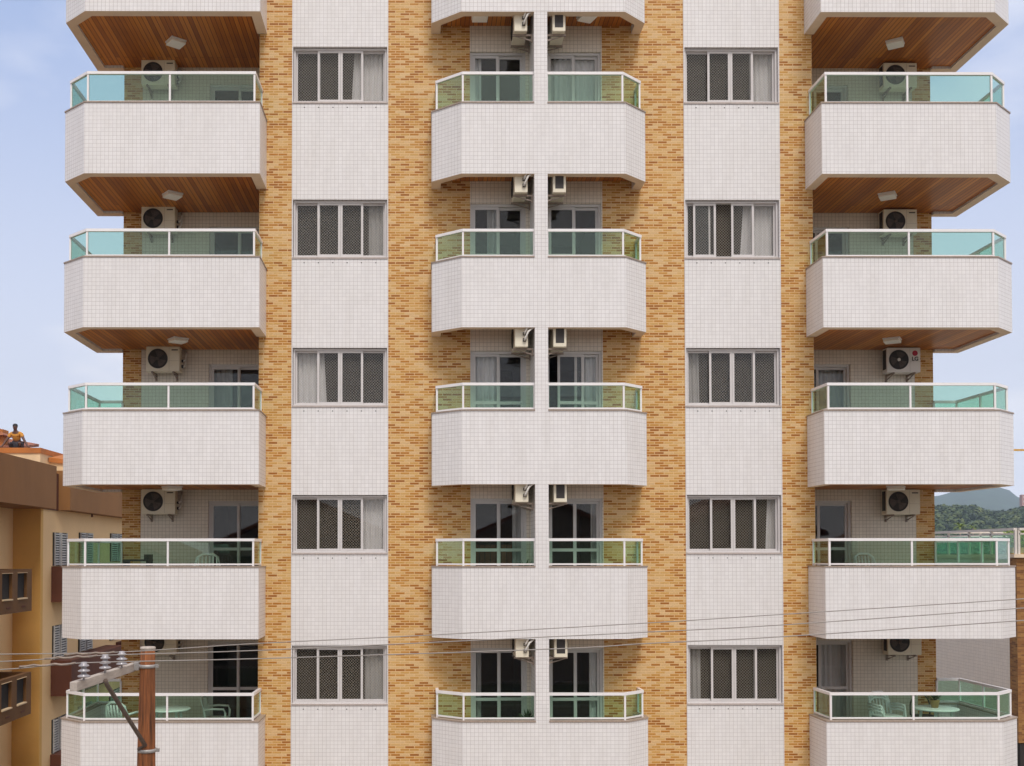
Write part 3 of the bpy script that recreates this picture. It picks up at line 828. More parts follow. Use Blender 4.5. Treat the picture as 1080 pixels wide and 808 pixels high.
def plant(loc, h, n, label, mat='leaf', pot=True):
    r = thing('potted_plant', loc, label, 'plant')
    x, y, z = loc
    p = MB(); p.lathe([(.06, 0), (.09, .14), (.095, .15), (.08, .15)], x, y, z, 16); p.build('pot', M['pot'], r)
    f = MB()
    for i in range(n):
        a = random.random()*6.28; el = random.uniform(.3, 1.4); L = h*random.uniform(.6, 1.0)
        d = Vector((math.cos(a)*math.cos(el), math.sin(a)*math.cos(el), math.sin(el))); s = Vector((-d.y, d.x, 0)).normalized()*.022
        p0 = Vector((x, y, z+.14)); p1 = p0+d*L*.55; p2 = p0+d*L+Vector((0, 0, -.12*L))
        k = len(f.v); f.v += [tuple(p0-s*.4), tuple(p0+s*.4), tuple(p1+s), tuple(p2), tuple(p1-s)]
        f.face((k, k+1, k+2, k+3, k+4))
    f.build('leaves', M[mat], r)
    return r
plant((tx-.02, .95, FLOOR[5]+.72), .26, 26, 'small leafy plant in an ochre pot on the round table, bottom right balcony')
plant((at(556, 745, .62), .62, FLOOR[5]+.35), .32, 40, 'dark bushy pot plant left of the central pier on the lowest balcony')
plant((at(554, 592, .62), .62, FLOOR[4]+.35), .34, 40, 'dark bushy pot plant beside the wooden cabinet on the fourth centre balcony')
for (u, v, k, lab) in ((556, 745, 5, 'low dark stand under the pot plant of the lowest centre balcony'), (554, 592, 4, 'low dark stand under the pot plant of the fourth centre balcony')):
    x = at(u, v, .62); r = thing('plant_stand', (x, .62, FLOOR[k]), lab, 'stand')
    MB().box(x-.10, x+.10, .52, .72, FLOOR[k]+.32, FLOOR[k]+.349).build('shelf', M['dark'], r)
    for sx in (-1, 1):
        for sy in (-1, 1): MB().box(x+sx*.085-.012, x+sx*.085+.012, .62+sy*.085-.012, .62+sy*.085+.012, FLOOR[k], FLOOR[k]+.32).build('leg', M['dark'], r)
# wooden cabinet inside the fourth centre door
x0, x1 = at(499, 590, 1.5), at(549, 590, 1.5)
r = thing('wooden_cabinet', ((x0+x1)/2, 1.5, FLOOR[4]), 'reddish wooden cabinet inside the left door of the fourth centre balcony', 'cabinet')
MB().box(x0, x1, 1.45, 1.85, FLOOR[4]+.06, FLOOR[4]+1.0).build('carcass', M['wood_dark'], r, bevel=.006)
MB().box(x0-.02, x1+.02, 1.43, 1.87, FLOOR[4]+1.002, FLOOR[4]+1.03).build('top', M['wood_dark'], r)
for q in range(3):
    a = x0+(x1-x0)*q/3+.01; b = x0+(x1-x0)*(q+1)/3-.01
    MB().box(a, b, 1.435, 1.449, FLOOR[4]+.09, FLOOR[4]+.97).build('cabinet_door', M['wood_dark'], r)
# dark bench on the fourth left balcony
x0, x1 = at(132, 590, 1.6), at(159, 590, 1.6)
r = thing('bench', ((x0+x1)/2, 1.6, FLOOR[4]), 'dark slatted bench at the left end of the fourth left balcony', 'bench')
MB().box(x0, x1, 1.42, 1.80, FLOOR[4]+.70, FLOOR[4]+.74).build('bench_top', M['dark'], r)
for xx in (x0+.03, x1-.03): MB().box(xx-.03, xx+.03, 1.45, 1.77, FLOOR[4], FLOOR[4]+.70).build('leg', M['dark'], r)
MB().box(x1-.10, x1, 1.45, 1.77, FLOOR[4]+.741, FLOOR[4]+.84).build('armrest', M['dark'], r)
# dark metal chair on the lowest right balcony
def tube_chair(x, y, z, label):
    r = thing('metal_chair', (x, y, z), label, 'chair')
    MB().prism([(x-.2, y-.2), (x+.2, y-.2), (x+.2, y+.2), (x-.2, y+.2)], z+.44, z+.47).build('seat', M['dark'], r)
    pts = [(x+.20*math.cos(a), y+.20, z+.62+.26*math.sin(a)) for a in [math.pi*i/12 for i in range(13)]]
    MB().tube([(x+.20, y+.19, z+.45)]+pts+[(x-.20, y+.19, z+.45)], .014, 6).build('backrest', M['dark'], r)
    for sx in (-1, 1):
        for sy in (-1, 1): MB().tube([(x+sx*.18, y+sy*.18, z+.44), (x+sx*.21, y+sy*.22, z)], .014, 6).build('leg', M['dark'], r)
tube_chair(at(975, 745, 1.6), 1.6, FLOOR[5], 'dark metal chair with a round tube back behind the table, bottom right balcony')

# ------------------------------------------------------------------ utility pole and cables
PX, PY = -6.36, -4.0
pole = thing('utility_pole', (PX, PY, 0), 'rusty brown wooden utility pole with a crossarm in front of the left balconies', 'utility pole')
pm = MB(); ztop = EYE-1.37
rad = lambda z: .108+(ztop-z)*.0165
pm.tube([(PX+.012*math.sin(z*.9), PY, z) for z in [ztop-(ztop)*i/24 for i in range(25)]], .108, 16, r2=.108+ztop*.0155)
pm.build('shaft', M['pole'], pole)
MB().lathe([(.112, -.02), (.114, .012), (.10, .022)], PX+.012*math.sin(ztop*.9), PY, ztop, 20).build('pole_cap', M['arm'], pole)
za = EYE-1.655
ax0 = (PX-.23, PY+.15); ax1 = (-6.70, -6.32)
d = (Vector(ax1)-Vector(ax0)).normalized(); nn = Vector((d.y, -d.x))*.048
c = MB(); a, b = Vector(ax0), Vector(ax1)
c.prism([tuple(a+nn), tuple(b+nn), tuple(b-nn), tuple(a-nn)], za-.062, za+.058); c.build('crossarm', M['arm'], pole, bevel=.008)
def band(z, r):
    m = MB(); m.lathe([(r, -.025), (r+.008, -.025), (r+.008, .025), (r, .025)], PX, PY, z, 20)
    m.box(PX+r, PX+r+.05, PY-.02, PY+.02, z-.025, z+.025)
    return m
band(za+.02, .118).build('pole_band', M['steel'], pole); band(U(155, 791, PY)[1], .134).build('pole_band', M['steel'], pole)
MB().box(PX-.20, PX-.12, PY-.04, PY+.10, za-.04, za+.075).build('arm_bolt', M['steel'], pole)
bx, bz = U(152, 789, PY-.1)
ym = -5.35; xm = ax0[0]+(ax1[0]-ax0[0])*(ym-ax0[1])/(ax1[1]-ax0[1])
MB().tube([(xm+.075, ym, za-.03), (xm+.08, ym+.05, za-.10), (bx+.02, PY-.13, bz+.05), (PX-.10, PY-.10, bz-.02)], .031, 8).build('brace', M['brace'], pole)
INS = []
for (u, v, yy) in ((88.5, 699, -6.16), (111, 691, -5.28), (128.5, 687.5, -4.62)):
    t = (yy-ax0[1])/(ax1[1]-ax0[1]); xx = ax0[0]+(ax1[0]-ax0[0])*t
    xw, zw = U(u, v, yy)
    xx = xw
    i = MB()
    i.tube([(xx, yy, za+.06), (xx, yy, zw-.10)], .014, 8)
    h = zw-.14-(za+.065)
    prof = [(.03, 0), (.08, .012), (.08, .026), (.035, .05), (.035, .07), (.076, .08), (.076, .094), (.033, .118), (.033, .136), (.066, .146), (.066, .16), (.04, .178), (.04, .20)]
    i.lathe(prof, xx, yy, zw-.19, 18)
    i.build('insulator', M['porcelain'], pole)
    INS.append((xx, yy, zw))
def cable(pts, label, r=.0075):
    P3 = [(U(u, v, y)[0], y, U(u, v, y)[1]) for u, v, y in pts]
    # smooth through the given points
    out = []
    n = len(P3)
    for i in range(n-1):
        p0, p1, p2, p3 = [Vector(P3[min(max(j, 0), n-1)]) for j in (i-1, i, i+1, i+2)]
        for q in range(10):
            t = q/10
            out.append(0.5*((2*p1)+(-p0+p2)*t+(2*p0-5*p1+4*p2-p3)*t*t+(-p0+3*p1-3*p2+p3)*t**3))
    out.append(Vector(P3[-1]))
    mb = MB(); mb.tube([tuple(q) for q in out], r, 6)
    o = mb.build('power_cable', M['cable'], origin=P3[0])
    k = min(range(len(out)), key=lambda i: (out[i]-Vector(P3[2])).length)
    rod = [out[k]+(out[k-1]-out[k]).normalized()*(.11+.09*i)+Vector((0, .012*math.sin(i*2.1), .010*math.cos(i*2.1)-.004)) for i in range(9)]
    MB().tube([tuple(q) for q in rod], .015, 6).build('armour_rod', M['bracket'], o)
    return tag(o, label, 'cable', 'power cables across the facade')
cable([(-160, 691, -4.62), (0, 689.8, -4.62), (128.5, 687.5, -4.62), (270, 678.7, -4.62), (456, 669.7, -4.62), (683, 657.2, -4.62), (820, 648.5, -4.62), (1080, 631.9, -4.62), (1300, 617, -4.62)], 'highest of the three power cables crossing the lower facade')
cable([(-160, 700, -5.28), (0, 697.5, -5.28), (111, 691, -5.28), (270, 686, -5.28), (585, 671.5, -5.28), (683, 666.8, -5.28), (820, 659.6, -5.28), (1080, 641.6, -5.28), (1300, 625, -5.28)], 'middle one of the three power cables crossing the lower facade')
cable([(-160, 711, -6.16), (0, 706, -6.16), (88.5, 699, -6.16), (270, 694.7, -6.16), (585, 684.5, -6.16), (683, 678.8, -6.16), (820, 672, -6.16), (1080, 654.7, -6.16), (1300, 639, -6.16)], 'lowest of the three power cables crossing the lower facade')

# ------------------------------------------------------------------ neighbouring block on the left
nb = thing('neighbouring_block', (-20, 11, 0), 'cream apartment block with brown roof parapet and brown balconies at the left edge', 'building')
XA, XB, XF, YC = -14.1, -13.3, -12.9, 10.8
MB().box(-34, XA, -2, YC+.2, 0, EYE+1.42).build('wall', M['cream'], nb)
MB().box(-34, XB, YC+.2, 42, 0, EYE+1.42).build('wall', M['cream'], nb)
MB().box(XA+.001, XB, YC, YC+.199, 0, EYE+1.42).build('wall_return', M['ochre'], nb)
MB().box(-34, XF, -3, YC+.15, EYE+1.38, EYE+2.63).build('roof_parapet', M['brown'], nb)
MB().box(-34, XF-.35, YC+.151, YC+1.35, EYE+1.382, EYE+2.50).build('roof_parapet', M['brown_red'], nb)
MB().box(-34, XF, YC+1.351, 43, EYE+1.40, EYE+2.60).build('roof_parapet', M['brown'], nb)
for zt in (-.34, -3.14, -5.94):
    z1 = EYE+zt; z0 = z1-1.14
    m = MB(); yE = 9.05; yS = 2.4
    m.box(XF-.14, XF, yS, yE, z0, z0+.34); m.box(XF-.14, XF, yS, yE, z1-.10, z1)
    yy = yE; pit = 1.02
    while yy > yS+.5:
        m.box(XF-.14, XF, yy-.36, yy, z0+.34, z1-.10); yy -= pit
    m.box(XA, XF-.14, yE-.14, yE, z0, z1); m.box(XA, XF-.14, yS+.14, yE-.14, z0, z0+.15); m.box(XA, XF-.14, yS, yS+.14, z0, z1)
    bal = m.build('balcony', M['brown_balcony'], nb)
    yy = yE-.36
    while yy > yS+.8:
        MB().box(XF-.10, XF-.08, yy-.66, yy, z0+.35, z1-.10).build('infill_panel', M['dark_opening'], bal)
        MB().box(XF-.12, XF+.03, yy-.66, yy, z0+.34, z0+.375).build('sill', M['cream_light'], bal)
        MB().box(XF-.12, XF+.02, yy-.66, yy, z1-.102, z1-.09).build('lintel_trim', M['cream_light'], bal)
        MB().box(XF, XF+.012, yy-.38, yy-.12, z0+.13, z0+.17).build('drain_slot', M['brown_red'], bal)
        yy -= pit
def louvre(y0, y1, z0, z1):
    f = MB(); f.box(XB-.02, XB+.03, y0, y1, z0, z1); w = f.build('window', M['dark'], nb)
    for a, b in ((y0+.05, y0+(y1-y0)*.42), (y0+(y1-y0)*.50, y1-.08)):
        s = MB()
        s.box(XB+.031, XB+.06, a, a+.04, z0, z1); s.box(XB+.031, XB+.06, b-.04, b, z0, z1)
        z = z0+.03
        while z < z1-.03:
            s.box(XB+.031, XB+.075, a+.04, b-.04, z, z+.035); z += .075
        s.build('shutter', M['shutter'], w)
for zt in (.72, -2.08, -4.88):
    z1 = EYE+zt
    louvre(11.8, 13.05, z1-1.0, z1); louvre(14.2, 15.6, z1-1.0, z1+.05); louvre(17.6, 19.6, z1-.9, z1+.1); louvre(20.3, 21.6, z1-.9, z1+.1)
    for (ya, yb) in ((11.7, 17.2), (18.4, 21.9)):
        MB().box(XB, XB+.62, ya, yb, z1-2.08, z1-1.02).build('balcony', M['brown_red'], nb)
    MB().tube([(XB+.3, 14.6, EYE+1.38), (XB+.3, 14.6, EYE+1.28)], .03, 6).build('drain_spout', M['brown_red'], nb) if zt > 0 else None
for zt in (.2, -2.6, -5.4):
    for xw in (-17.0, -21.0, -25.0, -29.0):
        w = MB().box(xw-.75, xw+.75, -2.05, -1.98, EYE+zt-1.2, EYE+zt).build('window', M['dark'], nb)
        MB().box(xw-.85, xw+.85, -2.10, -2.0, EYE+zt-1.29, EYE+zt-1.21).build('sill', M['cream_light'], w)
# rooftop room with orange cornice
yq = 32.0
x0, z0 = U(-40, 505, yq); x1, _ = U(43, 478, yq); zc0 = U(20, 477.5, yq)[1]; zc1 = U(20, 472, yq)[1]
rt = thing('rooftop_room', ((x0+x1)/2, yq+3, EYE+2.6), 'pale rooftop block with an orange cornice above the brown parapet, person on it', 'rooftop block')
MB().box(x0+.05, x1-.05, yq+.06, yq+4.0, EYE+1.3, zc0).build('wall', M['cream_light'], rt)
MB().box(x0, x1, yq, yq+4.1, zc0, zc1).build('cornice', M['orange'], rt)
MB().box(x1-.049, x1+2.4, yq+1.2, yq+8, EYE+1.3, zc0-.36).build('side_wall', M['cream_light'], rt)
m = MB(); xr = x1+2.45
b = len(m.v); m.v += [(x1+.0, yq+1.1, zc0-.35), (xr, yq+1.1, zc0-.62), (xr, yq+8, zc0+.75), (x1+.0, yq+8, zc0+.75), (x1+.0, yq+1.1, zc0-.12), (xr, yq+1.1, zc0-.39), (xr, yq+8, zc0+.98), (x1+.0, yq+8, zc0+.98)]
for q in ((3,2,1,0),(4,5,6,7),(0,1,5,4),(1,2,6,5),(2,3,7,6),(3,0,4,7)): m.face([b+i for i in q])
m.build('tiled_roof', M['orange'], rt)
# tiled house roof further back
yh = 42.0
hx0, hz0 = U(-60, 470, yh); hx1, hz1 = U(17, 466, yh)
hs = thing('tiled_house', (hx0, yh+2, 0), 'small house with terracotta tiled roof and a capped chimney behind the rooftop block', 'house')
MB().box(hx0, hx1-.3, yh+.5, yh+5, 0, hz0).build('wall', M['brown_red'], hs)
m = MB(); za_, zb_ = U(0, 468, yh)[1], U(0, 457, yh)[1]; zr = U(16, 463.5, yh)[1]
b = len(m.v)
m.v += [(hx0, yh, za_-.1), (hx1, yh, za_-.3), (hx1-.1, yh+4, zr), (hx0, yh+4, zb_+.4), (hx0, yh, za_+.02), (hx1, yh, za_-.18), (hx1-.1, yh+4, zr+.16), (hx0, yh+4, zb_+.56)]
for q in ((3,2,1,0),(4,5,6,7),(0,1,5,4),(1,2,6,5),(2,3,7,6),(3,0,4,7)): m.face([b+i for i in q])
m.build('roof', M['roof_tile'], hs)
xk, zk = U(0, 460, yh+1); 
MB().box(xk-.8, xk+.2, yh+.9, yh+1.8, zk-.8, zk+.42).build('chimney', M['orange'], hs)
m = MB(); zt_ = U(0, 452, yh+1)[1]; xc_ = xk-.2
b = len(m.v); m.v += [(xk-1.2, yh+.6, zt_-.42), (xk+.42, yh+.6, zt_-.42), (xk+.42, yh+2.1, zt_-.42), (xk-1.2, yh+2.1, zt_-.42), (xc_-.3, yh+1.3, zt_+.18), (xc_-.1, yh+1.3, zt_+.18)]
for q in ((3,2,1,0),(0,1,5,4),(1,2,5),(2,3,4,5),(3,0,4)): m.face([b+i for i in q])
m.build('chimney_cap', M['wood_dark'], hs)

# ------------------------------------------------------------------ person leaning on the rooftop block
def skin(name, verts, edges, radii, mat, parent, sub=2):
    me = bpy.data.meshes.new(name)
    me.from_pydata(verts, edges, [])
    o = bpy.data.objects.new(name, me); COL.objects.link(o)
    sk = o.modifiers.new('skin', 'SKIN'); sk.use_smooth_shade = True
    for i, r in enumerate(radii):
        q = me.skin_vertices[0].data[i]; q.radius = r if isinstance(r, tuple) else (r, r)
    me.skin_vertices[0].data[0].use_root = True
    ss = o.modifiers.new('sub', 'SUBSURF'); ss.levels = sub; ss.render_levels = sub
    me.materials.append(mat)
    if parent: o.parent = parent
    return o
yp = yq+.35
px, pz = U(16.2, 472, yp)
per = thing('person', (px, yp, zc1), 'person in an amber shirt crouching on the roof edge, arms spread, hands on the cornice', 'person')
V = [(0,.22,.12),(0,.16,.32),(0,.08,.50),(0,.04,.58),(0,.0,.66),(0,-.02,.74),            # pelvis, waist, chest, neck base, neck, skull
     (-.20,.06,.53),(-.31,-.04,.30),(-.43,-.16,.06),(.20,.06,.53),(.34,-.04,.30),(.52,-.16,.06),      # arms
     (-.12,.20,.12),(-.20,-.12,.20),(-.17,.06,.03),(.12,.20,.12),(.20,-.12,.20),(.17,.06,.03),
     (-.49,-.22,.02),(.60,-.20,.02)]
Ed = [(0,1),(1,2),(2,3),(3,4),(4,5),(3,6),(6,7),(7,8),(3,9),(9,10),(10,11),(0,12),(12,13),(13,14),(0,15),(15,16),(16,17),(8,18),(11,19)]
Rd = [.15,(.14,.11),(.17,.12),.09,.055,.085,.065,.048,.034,.065,.048,.034,.095,.065,.05,.095,.065,.05,.03,.03]
k_ = 1.34
skin('body', [tuple(q*k_ for q in p) for p in V], Ed, [tuple(q*k_ for q in r) if isinstance(r, tuple) else r*k_ for r in Rd], M['skin'], per)
hd = MB()
hd.lathe([(.02, -.125), (.06, -.11), (.078, -.06), (.088, 0), (.092, .04), (.08, .09), (.05, .12), (.01, .13)], 0, -.035, .875, 16)
hd.v = [tuple(c*1.2 for c in q) for q in hd.v]
h_ = hd.build('head', M['skin'], None); h_.parent = per; h_.location = (0, 0, 0)
f_ = MB(); f_.lathe([(.012, 0), (.018, .02), (.006, .03)], 0, -.12, .865, 8, axis='y')
for sx in (-1, 1): f_.lathe([(.016, 0), (.012, .01)], sx*.092, -.03, .87, 8)
f_.v = [tuple(c*1.2 for c in q) for q in f_.v]
o_ = f_.build('face_features', M['skin']); o_.parent = per; o_.location = (0, 0, 0)
hr = MB(); hr.lathe([(.098, .02), (.102, .05), (.092, .105), (.055, .14), (.01, .15)], 0, -.025, .875, 16)
hr.v = [tuple(c*1.2 for c in q) for q in hr.v]
o_ = hr.build('hair', M['hair']); o_.parent = per; o_.location = (0, 0, 0)
SV = [(0,.17,.26),(0,.09,.48),(0,.045,.585),(-.205,.06,.53),(-.265,.0,.40),(.205,.06,.53),(.275,.0,.40)]
skin('shirt', [tuple(q*k_ for q in p) for p in SV], [(0,1),(1,2),(2,3),(3,4),(2,5),(5,6)], [(.205,.175),(.24,.18),.132,.108,.09,.108,.09], M['shirt'], per)
TV = [(0,.22,.12),(-.12,.20,.12),(-.20,-.12,.20),(-.17,.06,.04),(.12,.20,.12),(.20,-.12,.20),(.17,.06,.04)]
skin('trousers', [tuple(q*k_ for q in p) for p in TV], [(0,1),(1,2),(2,3),(0,4),(4,5),(5,6)], [.222,.15,.102,.084,.15,.102,.084], M['trouser'], per)

# ------------------------------------------------------------------ neighbouring block on the right
YN = 10.2
XN, ZN = U(1072, 588.5, YN)
rb = thing('right_neighbour', (XN+5, YN+6, 0), 'neighbouring building at the right edge with tiled side, brown brick front and glazed terrace', 'building')
MB().box(XN, XN+14, YN+.4, 26, 0, ZN).build('side_wall', M['tile_far'], rb)
MB().box(XN+.0, XN+14, YN, YN+.399, U(1078, 784, YN)[1], ZN-.02).build('brick_front', M['brick_dark'], rb)
MB().box(XN+.3, XN+14, YN+.6, YN+1.0, 0, U(1078, 784, YN)[1]-.002).build('ground_floor', M['dark_opening'], rb) if False else None
MB().box(XN+.05, XN+14, YN+.02, YN+.39, 0, U(1078, 785, YN)[1]-.01).build('ground_floor', M['dark_opening'], rb)  # solid near-black face: shade of the open ground floor put into its colour
MB().box(XN-.14, XN+14, YN-.14, 26, ZN+.0, ZN+.10).build('terrace_slab', M['rim'], rb)
def terrace(p0, p1, n, zt, zb, cap):
    a, b = Vector(p0), Vector(p1); d = (b-a).normalized(); nn = Vector((d.y, -d.x))
    m = MB()
    def bar(u, v, w, z0, z1): m.prism([tuple(u+nn*w), tuple(v+nn*w), tuple(v-nn*w), tuple(u-nn*w)], z0, z1)
    bar(a, b, .05, zt-cap, zt); bar(a, b, .03, zt-cap-.12, zt-cap-.08)
    for i in range(n+1):
        p = a.lerp(b, i/n); m.box(p.x-.03, p.x+.03, p.y-.03, p.y+.03, zb, zt-cap)
    m.build('terrace_railing', M['cap'], rb)
    for i in range(n):
        u, v = a.lerp(b, i/n)+d*.03, a.lerp(b, (i+1)/n)-d*.03
        g = MB(); g.prism([tuple(u+nn*.005), tuple(v+nn*.005), tuple(v-nn*.005), tuple(u-nn*.005)], zb+.03, zt-cap-.125); g.build('terrace_glass', M['glass'], rb)
zt = EYE+.80
yb_ = 34.5*(1)-19.77
terrace((XN-.05, YN-.05), (XN-.05, 15.2), 4, zt, ZN+.10, .07)
terrace((XN+.04, YN-.05), (XN+8, YN-.05), 6, zt, ZN+.10, .07)
terrace((XN+.04, 15.2), (XN+8, 15.2), 5, zt, ZN+.10, .05)
terrace((XN+2.5, 12.6), (XN+8, 12.6), 4, zt-.3, ZN+.10, .05)
for (u, y, h, lab) in ((1071, 11.4, .62, 'bright green shrub in a trough behind the terrace glass at the right edge'), (1079, 11.8, .7, 'taller green shrub in a trough at the right end of the terrace')):
    x = U(u, 575, y)[0]; r = thing('terrace_shrub', (x, y, ZN+.1), lab, 'shrub')
    MB().box(x-.2, x+.2, y-.2, y+.2, ZN+.101, ZN+.30).build('trough', M['pot'], r)
    f = MB()
    for i in range(420):
        p = Vector((random.gauss(0, .17), random.gauss(0, .17), random.random()*h*.8+.1))+Vector((x, y, ZN+.2)); s = .035
        a = Vector((random.uniform(-1,1), random.uniform(-1,1), random.uniform(-1,1))).normalized()*s; b = Vector((random.uniform(-1,1), random.uniform(-1,1), random.uniform(-1,1))).normalized()*s
        f.quad(p-a, p+b, p+a, p-b)
    f.build('foliage', M['leaf_light'], r)

# ------------------------------------------------------------------ palm behind the terrace
def palm(u, v, y, size, label):
    x, z = U(u, v, y); r = thing('palm_tree', (x, y, 0), label, 'palm')
    MB().tube([(x+.12*math.sin(i*.7), y, z*i/10) for i in range(11)], .16, 8, r2=.10).build('trunk', M['bracket'], r)
    f = MB()
    for i in range(15):
        a = i*2.4; el = random.uniform(.1, 1.25)
        prev = None; n = 12
        dirh = Vector((math.cos(a), math.sin(a), 0)); p = Vector((x, y, z)); dirv = dirh*math.cos(el)+Vector((0,0,1))*math.sin(el)
        for j in range(n):
            q = p+dirv*(size/n); side = dirv.cross(Vector((0,0,1))).normalized() if abs(dirv.z) < .99 else Vector((1,0,0))
            L = size*.22*math.sin(math.pi*(j+1.5)/(n+2))
            for sg in (-1, 1):
                tip = q+side*sg*L+dirv*L*.5-Vector((0,0,L*.35))
                k = len(f.v); f.v += [tuple(p), tuple(q), tuple(tip)]; f.face((k, k+1, k+2))
            p = q; dirv = (dirv-Vector((0,0,.13))).normalized()
    f.build('crown', M['leaf_light'], r)
palm(1012.5, 556.5, 130, 1.15, 'small bright palm rising behind the terrace railing')
palm(1026, 557, 132, .7, 'thin yellowish palm tip right of the brighter palm')

# ------------------------------------------------------------------ yellow boom at the right edge
yc = 60.0
x0, zj = U(1064, 475, yc); x1, _ = U(1150, 475, yc)
cr_ = thing('construction_crane', (x1, yc, 0), 'thin yellow crane boom reaching in from the right edge against the sky', 'crane')
MB().box(x0, x1+.3, yc-.08, yc+.08, zj-.07, zj+.07).build('boom', M['yellow'], cr_)
m = MB()
for dx in (0, .6):
    for dy in (0, .6): m.box(x1+dx-.05, x1+dx+.05, yc+dy-.35, yc+dy-.25, 0, zj+.8)
z = 0.5
while z < zj:
    m.tube([(x1, yc-.3, z), (x1+.6, yc-.3, z+.6)], .03, 4); m.tube([(x1+.6, yc+.3, z), (x1, yc+.3, z+.6)], .03, 4); z += .6
m.build('mast', M['yellow'], cr_)

# ------------------------------------------------------------------ hills and forest
def hill(name, prof, y0, y1, mat, nx=160, ny=24, rough=6, yref=600):
    """ridge whose crest follows prof(x); slopes down towards the camera"""
    mb = MB(); X0, X1 = prof[0][0], prof[-1][0]
    def H(x):
        for (a, ha), (b, hb) in zip(prof, prof[1:]):
            if a <= x <= b:
                t = (x-a)/(b-a); t = t*t*(3-2*t); return ha+(hb-ha)*t
        return prof[-1][1]
    for j in range(ny+1):
        f = j/ny
        for i in range(nx+1):
            x = X0+(X1-X0)*i/nx
            hgt = H(x)*math.sin(math.pi/2*min(1, f/.72)) if f < .72 else H(x)*(1-(f-.72)/.28*.6)
            hgt += rough*(math.sin(x*.021+f*9)+math.sin(x*.047-f*15)*.6+math.sin(x*.11+f*31)*.35)*min(1, f*3)*.35*(1-abs(f-.72) if f > .6 else 1)
            yy = y0+(y1-y0)*f; mb.v.append((CAMX+(x-CAMX)*(yy-CAMY)/(yref-CAMY), yy, hgt*(yy-CAMY)/(yref-CAMY) if (j and f < .72) else (hgt if j else -1)))
    for j in range(ny):
        for i in range(nx):
            q = j*(nx+1)+i; mb.face((q, q+1, q+nx+2, q+nx+1), 0, True)
    return mb.build(name, mat), H
def PX_(u, v, y): return U(u, v, y)
ym = 2600
prof = [(U(u, 500, ym)[0], max(4, U(u, v, ym)[1])) for u, v in ((600, 560), (900, 535), (985, 524), (1030, 512), (1050, 512), (1062, 517), (1078, 527), (1110, 540), (1200, 548), (1500, 560), (1900, 570))]
hm, _ = hill('hills', prof, ym-700, ym+700*.39, M['hill_green'], rough=4, yref=ym)
tag(hm, kind='structure')
yf = 620
prof2 = [(U(u, 500, yf)[0], U(u, v+11, yf)[1]) for u, v in ((700, 545), (900, 534), (985, 527), (1020, 527), (1045, 533), (1060, 533), (1072, 530), (1090, 527), (1140, 530), (1300, 540), (1600, 560))]
hf, HF = hill('hillside', prof2, 300, 620+120, M['hill_green'], rough=3, yref=yf)
tag(hf, kind='structure')
hf.name = 'hillside_terrain'
# forest canopy: clumps of leaf-sized faces on the hillside
fm, fn, fl_, fp, fo = new_mat('forest_leaves')
oi = fn.new('ShaderNodeTexCoord'); z1 = fn.new('ShaderNodeTexNoise'); z1.inputs['Scale'].default_value = .16; z1.inputs['Detail'].default_value = 3
fl_.new(oi.outputs['Object'], z1.inputs['Vector'])
rr_ = ramp(fn, [(.36, (.018, .034, .014)), (.5, (.045, .075, .022)), (.66, (.12, .145, .04))]); fl_.new(z1.outputs['Fac'], rr_.inputs[0]); fl_.new(rr_.outputs[0], fp.inputs['Base Color']); fp.inputs['Roughness'].default_value = .8
fb = MB(); rng = random.Random(3)
xa, xb = U(800, 540, 600)[0], U(1330, 540, 600)[0]
def hz(x, y):
    f = (y-300)/(740-300)
    x = CAMX+(x-CAMX)*(yf-CAMY)/(y-CAMY)
    return (min(1, (y-CAMY)/(yf-CAMY)))*HF(x)*(math.sin(math.pi/2*min(1, f/.72)) if f < .72 else 1-(f-.72)/.28*.6)
for i in range(3500):
    y = 330+(625-330)*rng.random()**.7
    s = (y-CAMY)/(600-CAMY); x = CAMX+(xa-CAMX+(xb-xa)*rng.random())*s
    R_ = rng.uniform(1.1, 2.9)*(.7+.3*s); c = Vector((x, y, hz(x, y)+R_*.5))
    n = 34
    for q in range(n):
        d = Vector((rng.gauss(0, 1), rng.gauss(0, 1), rng.gauss(.35, 1))).normalized()
        p = c+Vector((d.x*R_, d.y*R_, d.z*R_*.8))*rng.uniform(.6, 1.15)
        t = d.cross(Vector((rng.uniform(-1, 1), rng.uniform(-1, 1), rng.uniform(-1, 1)))).normalized(); b = d.cross(t)
        sz = R_*.34
        fb.quad(p-t*sz, p-b*sz, p+t*sz, p+b*sz)
tag(fb.build('forest', fm), 'dense dark green forest covering the hillside behind the right balconies', 'forest', kind='stuff')
yt = 690.0
x0, z0 = U(1078, 531, yt); x1, z1_ = U(1090, 522, yt)
tw = thing('distant_tower', ((x0+x1)/2, yt, 0), 'small reddish building above the forest at the right edge', 'building')
MB().box(x0, x1, yt, yt+3, 0, z1_).build('wall', M['pink'], tw)
m = MB()
for i in range(3):
    for j in range(3): m.box(x0+.8+i*2.4, x0+2.2+i*2.4, yt-.05, yt, z1_-2.4-j*3, z1_-1-j*3)
m.build('window', M['shutter'], tw)

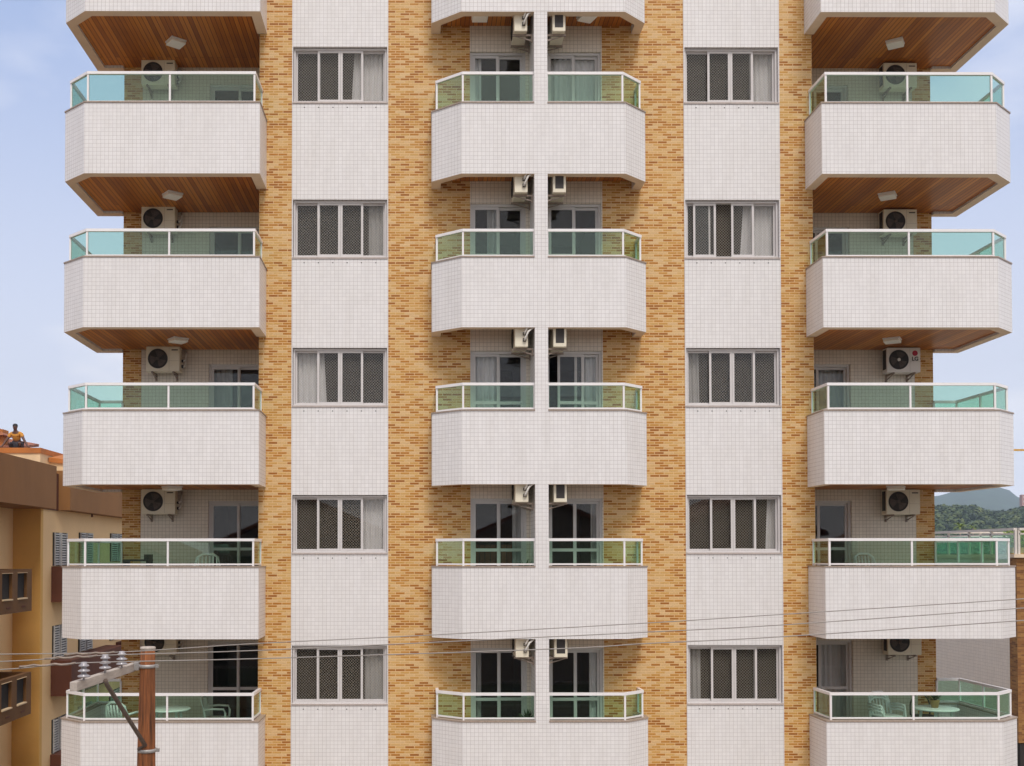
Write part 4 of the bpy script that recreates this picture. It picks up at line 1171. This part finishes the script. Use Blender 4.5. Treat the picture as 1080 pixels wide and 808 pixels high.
# ------------------------------------------------------------------ houses across the street (mirrored in the glass)
def house(x, y, w, dpt, h, label):
    r = thing('gabled_house', (x, y, 0), label, 'house')
    m = MB(); m.box(x-w/2, x+w/2, y-dpt, y, 0, h)
    b = len(m.v); m.v += [(x-w/2, y, h), (x+w/2, y, h), (x, y, h+w*.22), (x-w/2, y-dpt, h), (x+w/2, y-dpt, h), (x, y-dpt, h+w*.22)]
    m.face((b+1, b, b+2)); m.face((b+3, b+4, b+5)); m.build('wall', M['house_wall'], r)
    q = MB()
    for sx in (-1, 1):
        b = len(q.v); o = .5; zz = h-.22*2*o*.9
        q.v += [(x+sx*(w/2+o), y+.4, zz), (x, y+.4, h+w*.22+.05), (x, y-dpt-.4, h+w*.22+.05), (x+sx*(w/2+o), y-dpt-.4, zz), (x+sx*(w/2+o), y+.4, zz+.18), (x, y+.4, h+w*.22+.23), (x, y-dpt-.4, h+w*.22+.23), (x+sx*(w/2+o), y-dpt-.4, zz+.18)]
        for f in ((0,1,2,3),(4,7,6,5),(0,4,5,1),(1,5,6,2),(2,6,7,3),(3,7,4,0)): q.face([b+i for i in f])
    q.build('roof', M['roof_tile'], r)
    for i in range(-1, 2):
        if w < 7 and i == 0: continue
        d = MB(); d.box(x+i*w*.28-.6, x+i*w*.28+.6, y, y+.04, h-2.0, h-.8); d.build('window', M['dark'], r)
house(3.5, -25.0, 9.0, 9, 9.4, 'pale gabled house across the street, seen only mirrored in glass, wider than its neighbours')
house(-7.5, -26.0, 8.0, 9, 9.8, 'pale gabled house across the street, seen only mirrored in glass, second from the left')
house(-17.0, -25.5, 8.6, 9, 8.6, 'pale gabled house across the street, seen only mirrored in glass, leftmost one')
house(13.2, -26.5, 7.6, 9, 10.2, 'pale gabled house across the street, seen only mirrored in glass, tallest one')
house(22.0, -25.5, 8.0, 9, 8.4, 'pale gabled house across the street, seen only mirrored in glass, rightmost one')

# ------------------------------------------------------------------ air
hzm = bpy.data.materials.new('haze'); hzm.use_nodes = True
n_ = hzm.node_tree.nodes; n_.clear()
o_ = n_.new('ShaderNodeOutputMaterial'); v_ = n_.new('ShaderNodeVolumePrincipled')
v_.inputs['Color'].default_value = (.64, .79, 1.0, 1); v_.inputs['Density'].default_value = HAZE
hzm.node_tree.links.new(v_.outputs[0], o_.inputs['Volume'])
tag(MB().box(-3020, 3020, -1520, 3100, -1.6, 330).build('haze', hzm), 'thin bluish air that pales the far mountain', 'haze', kind='stuff')
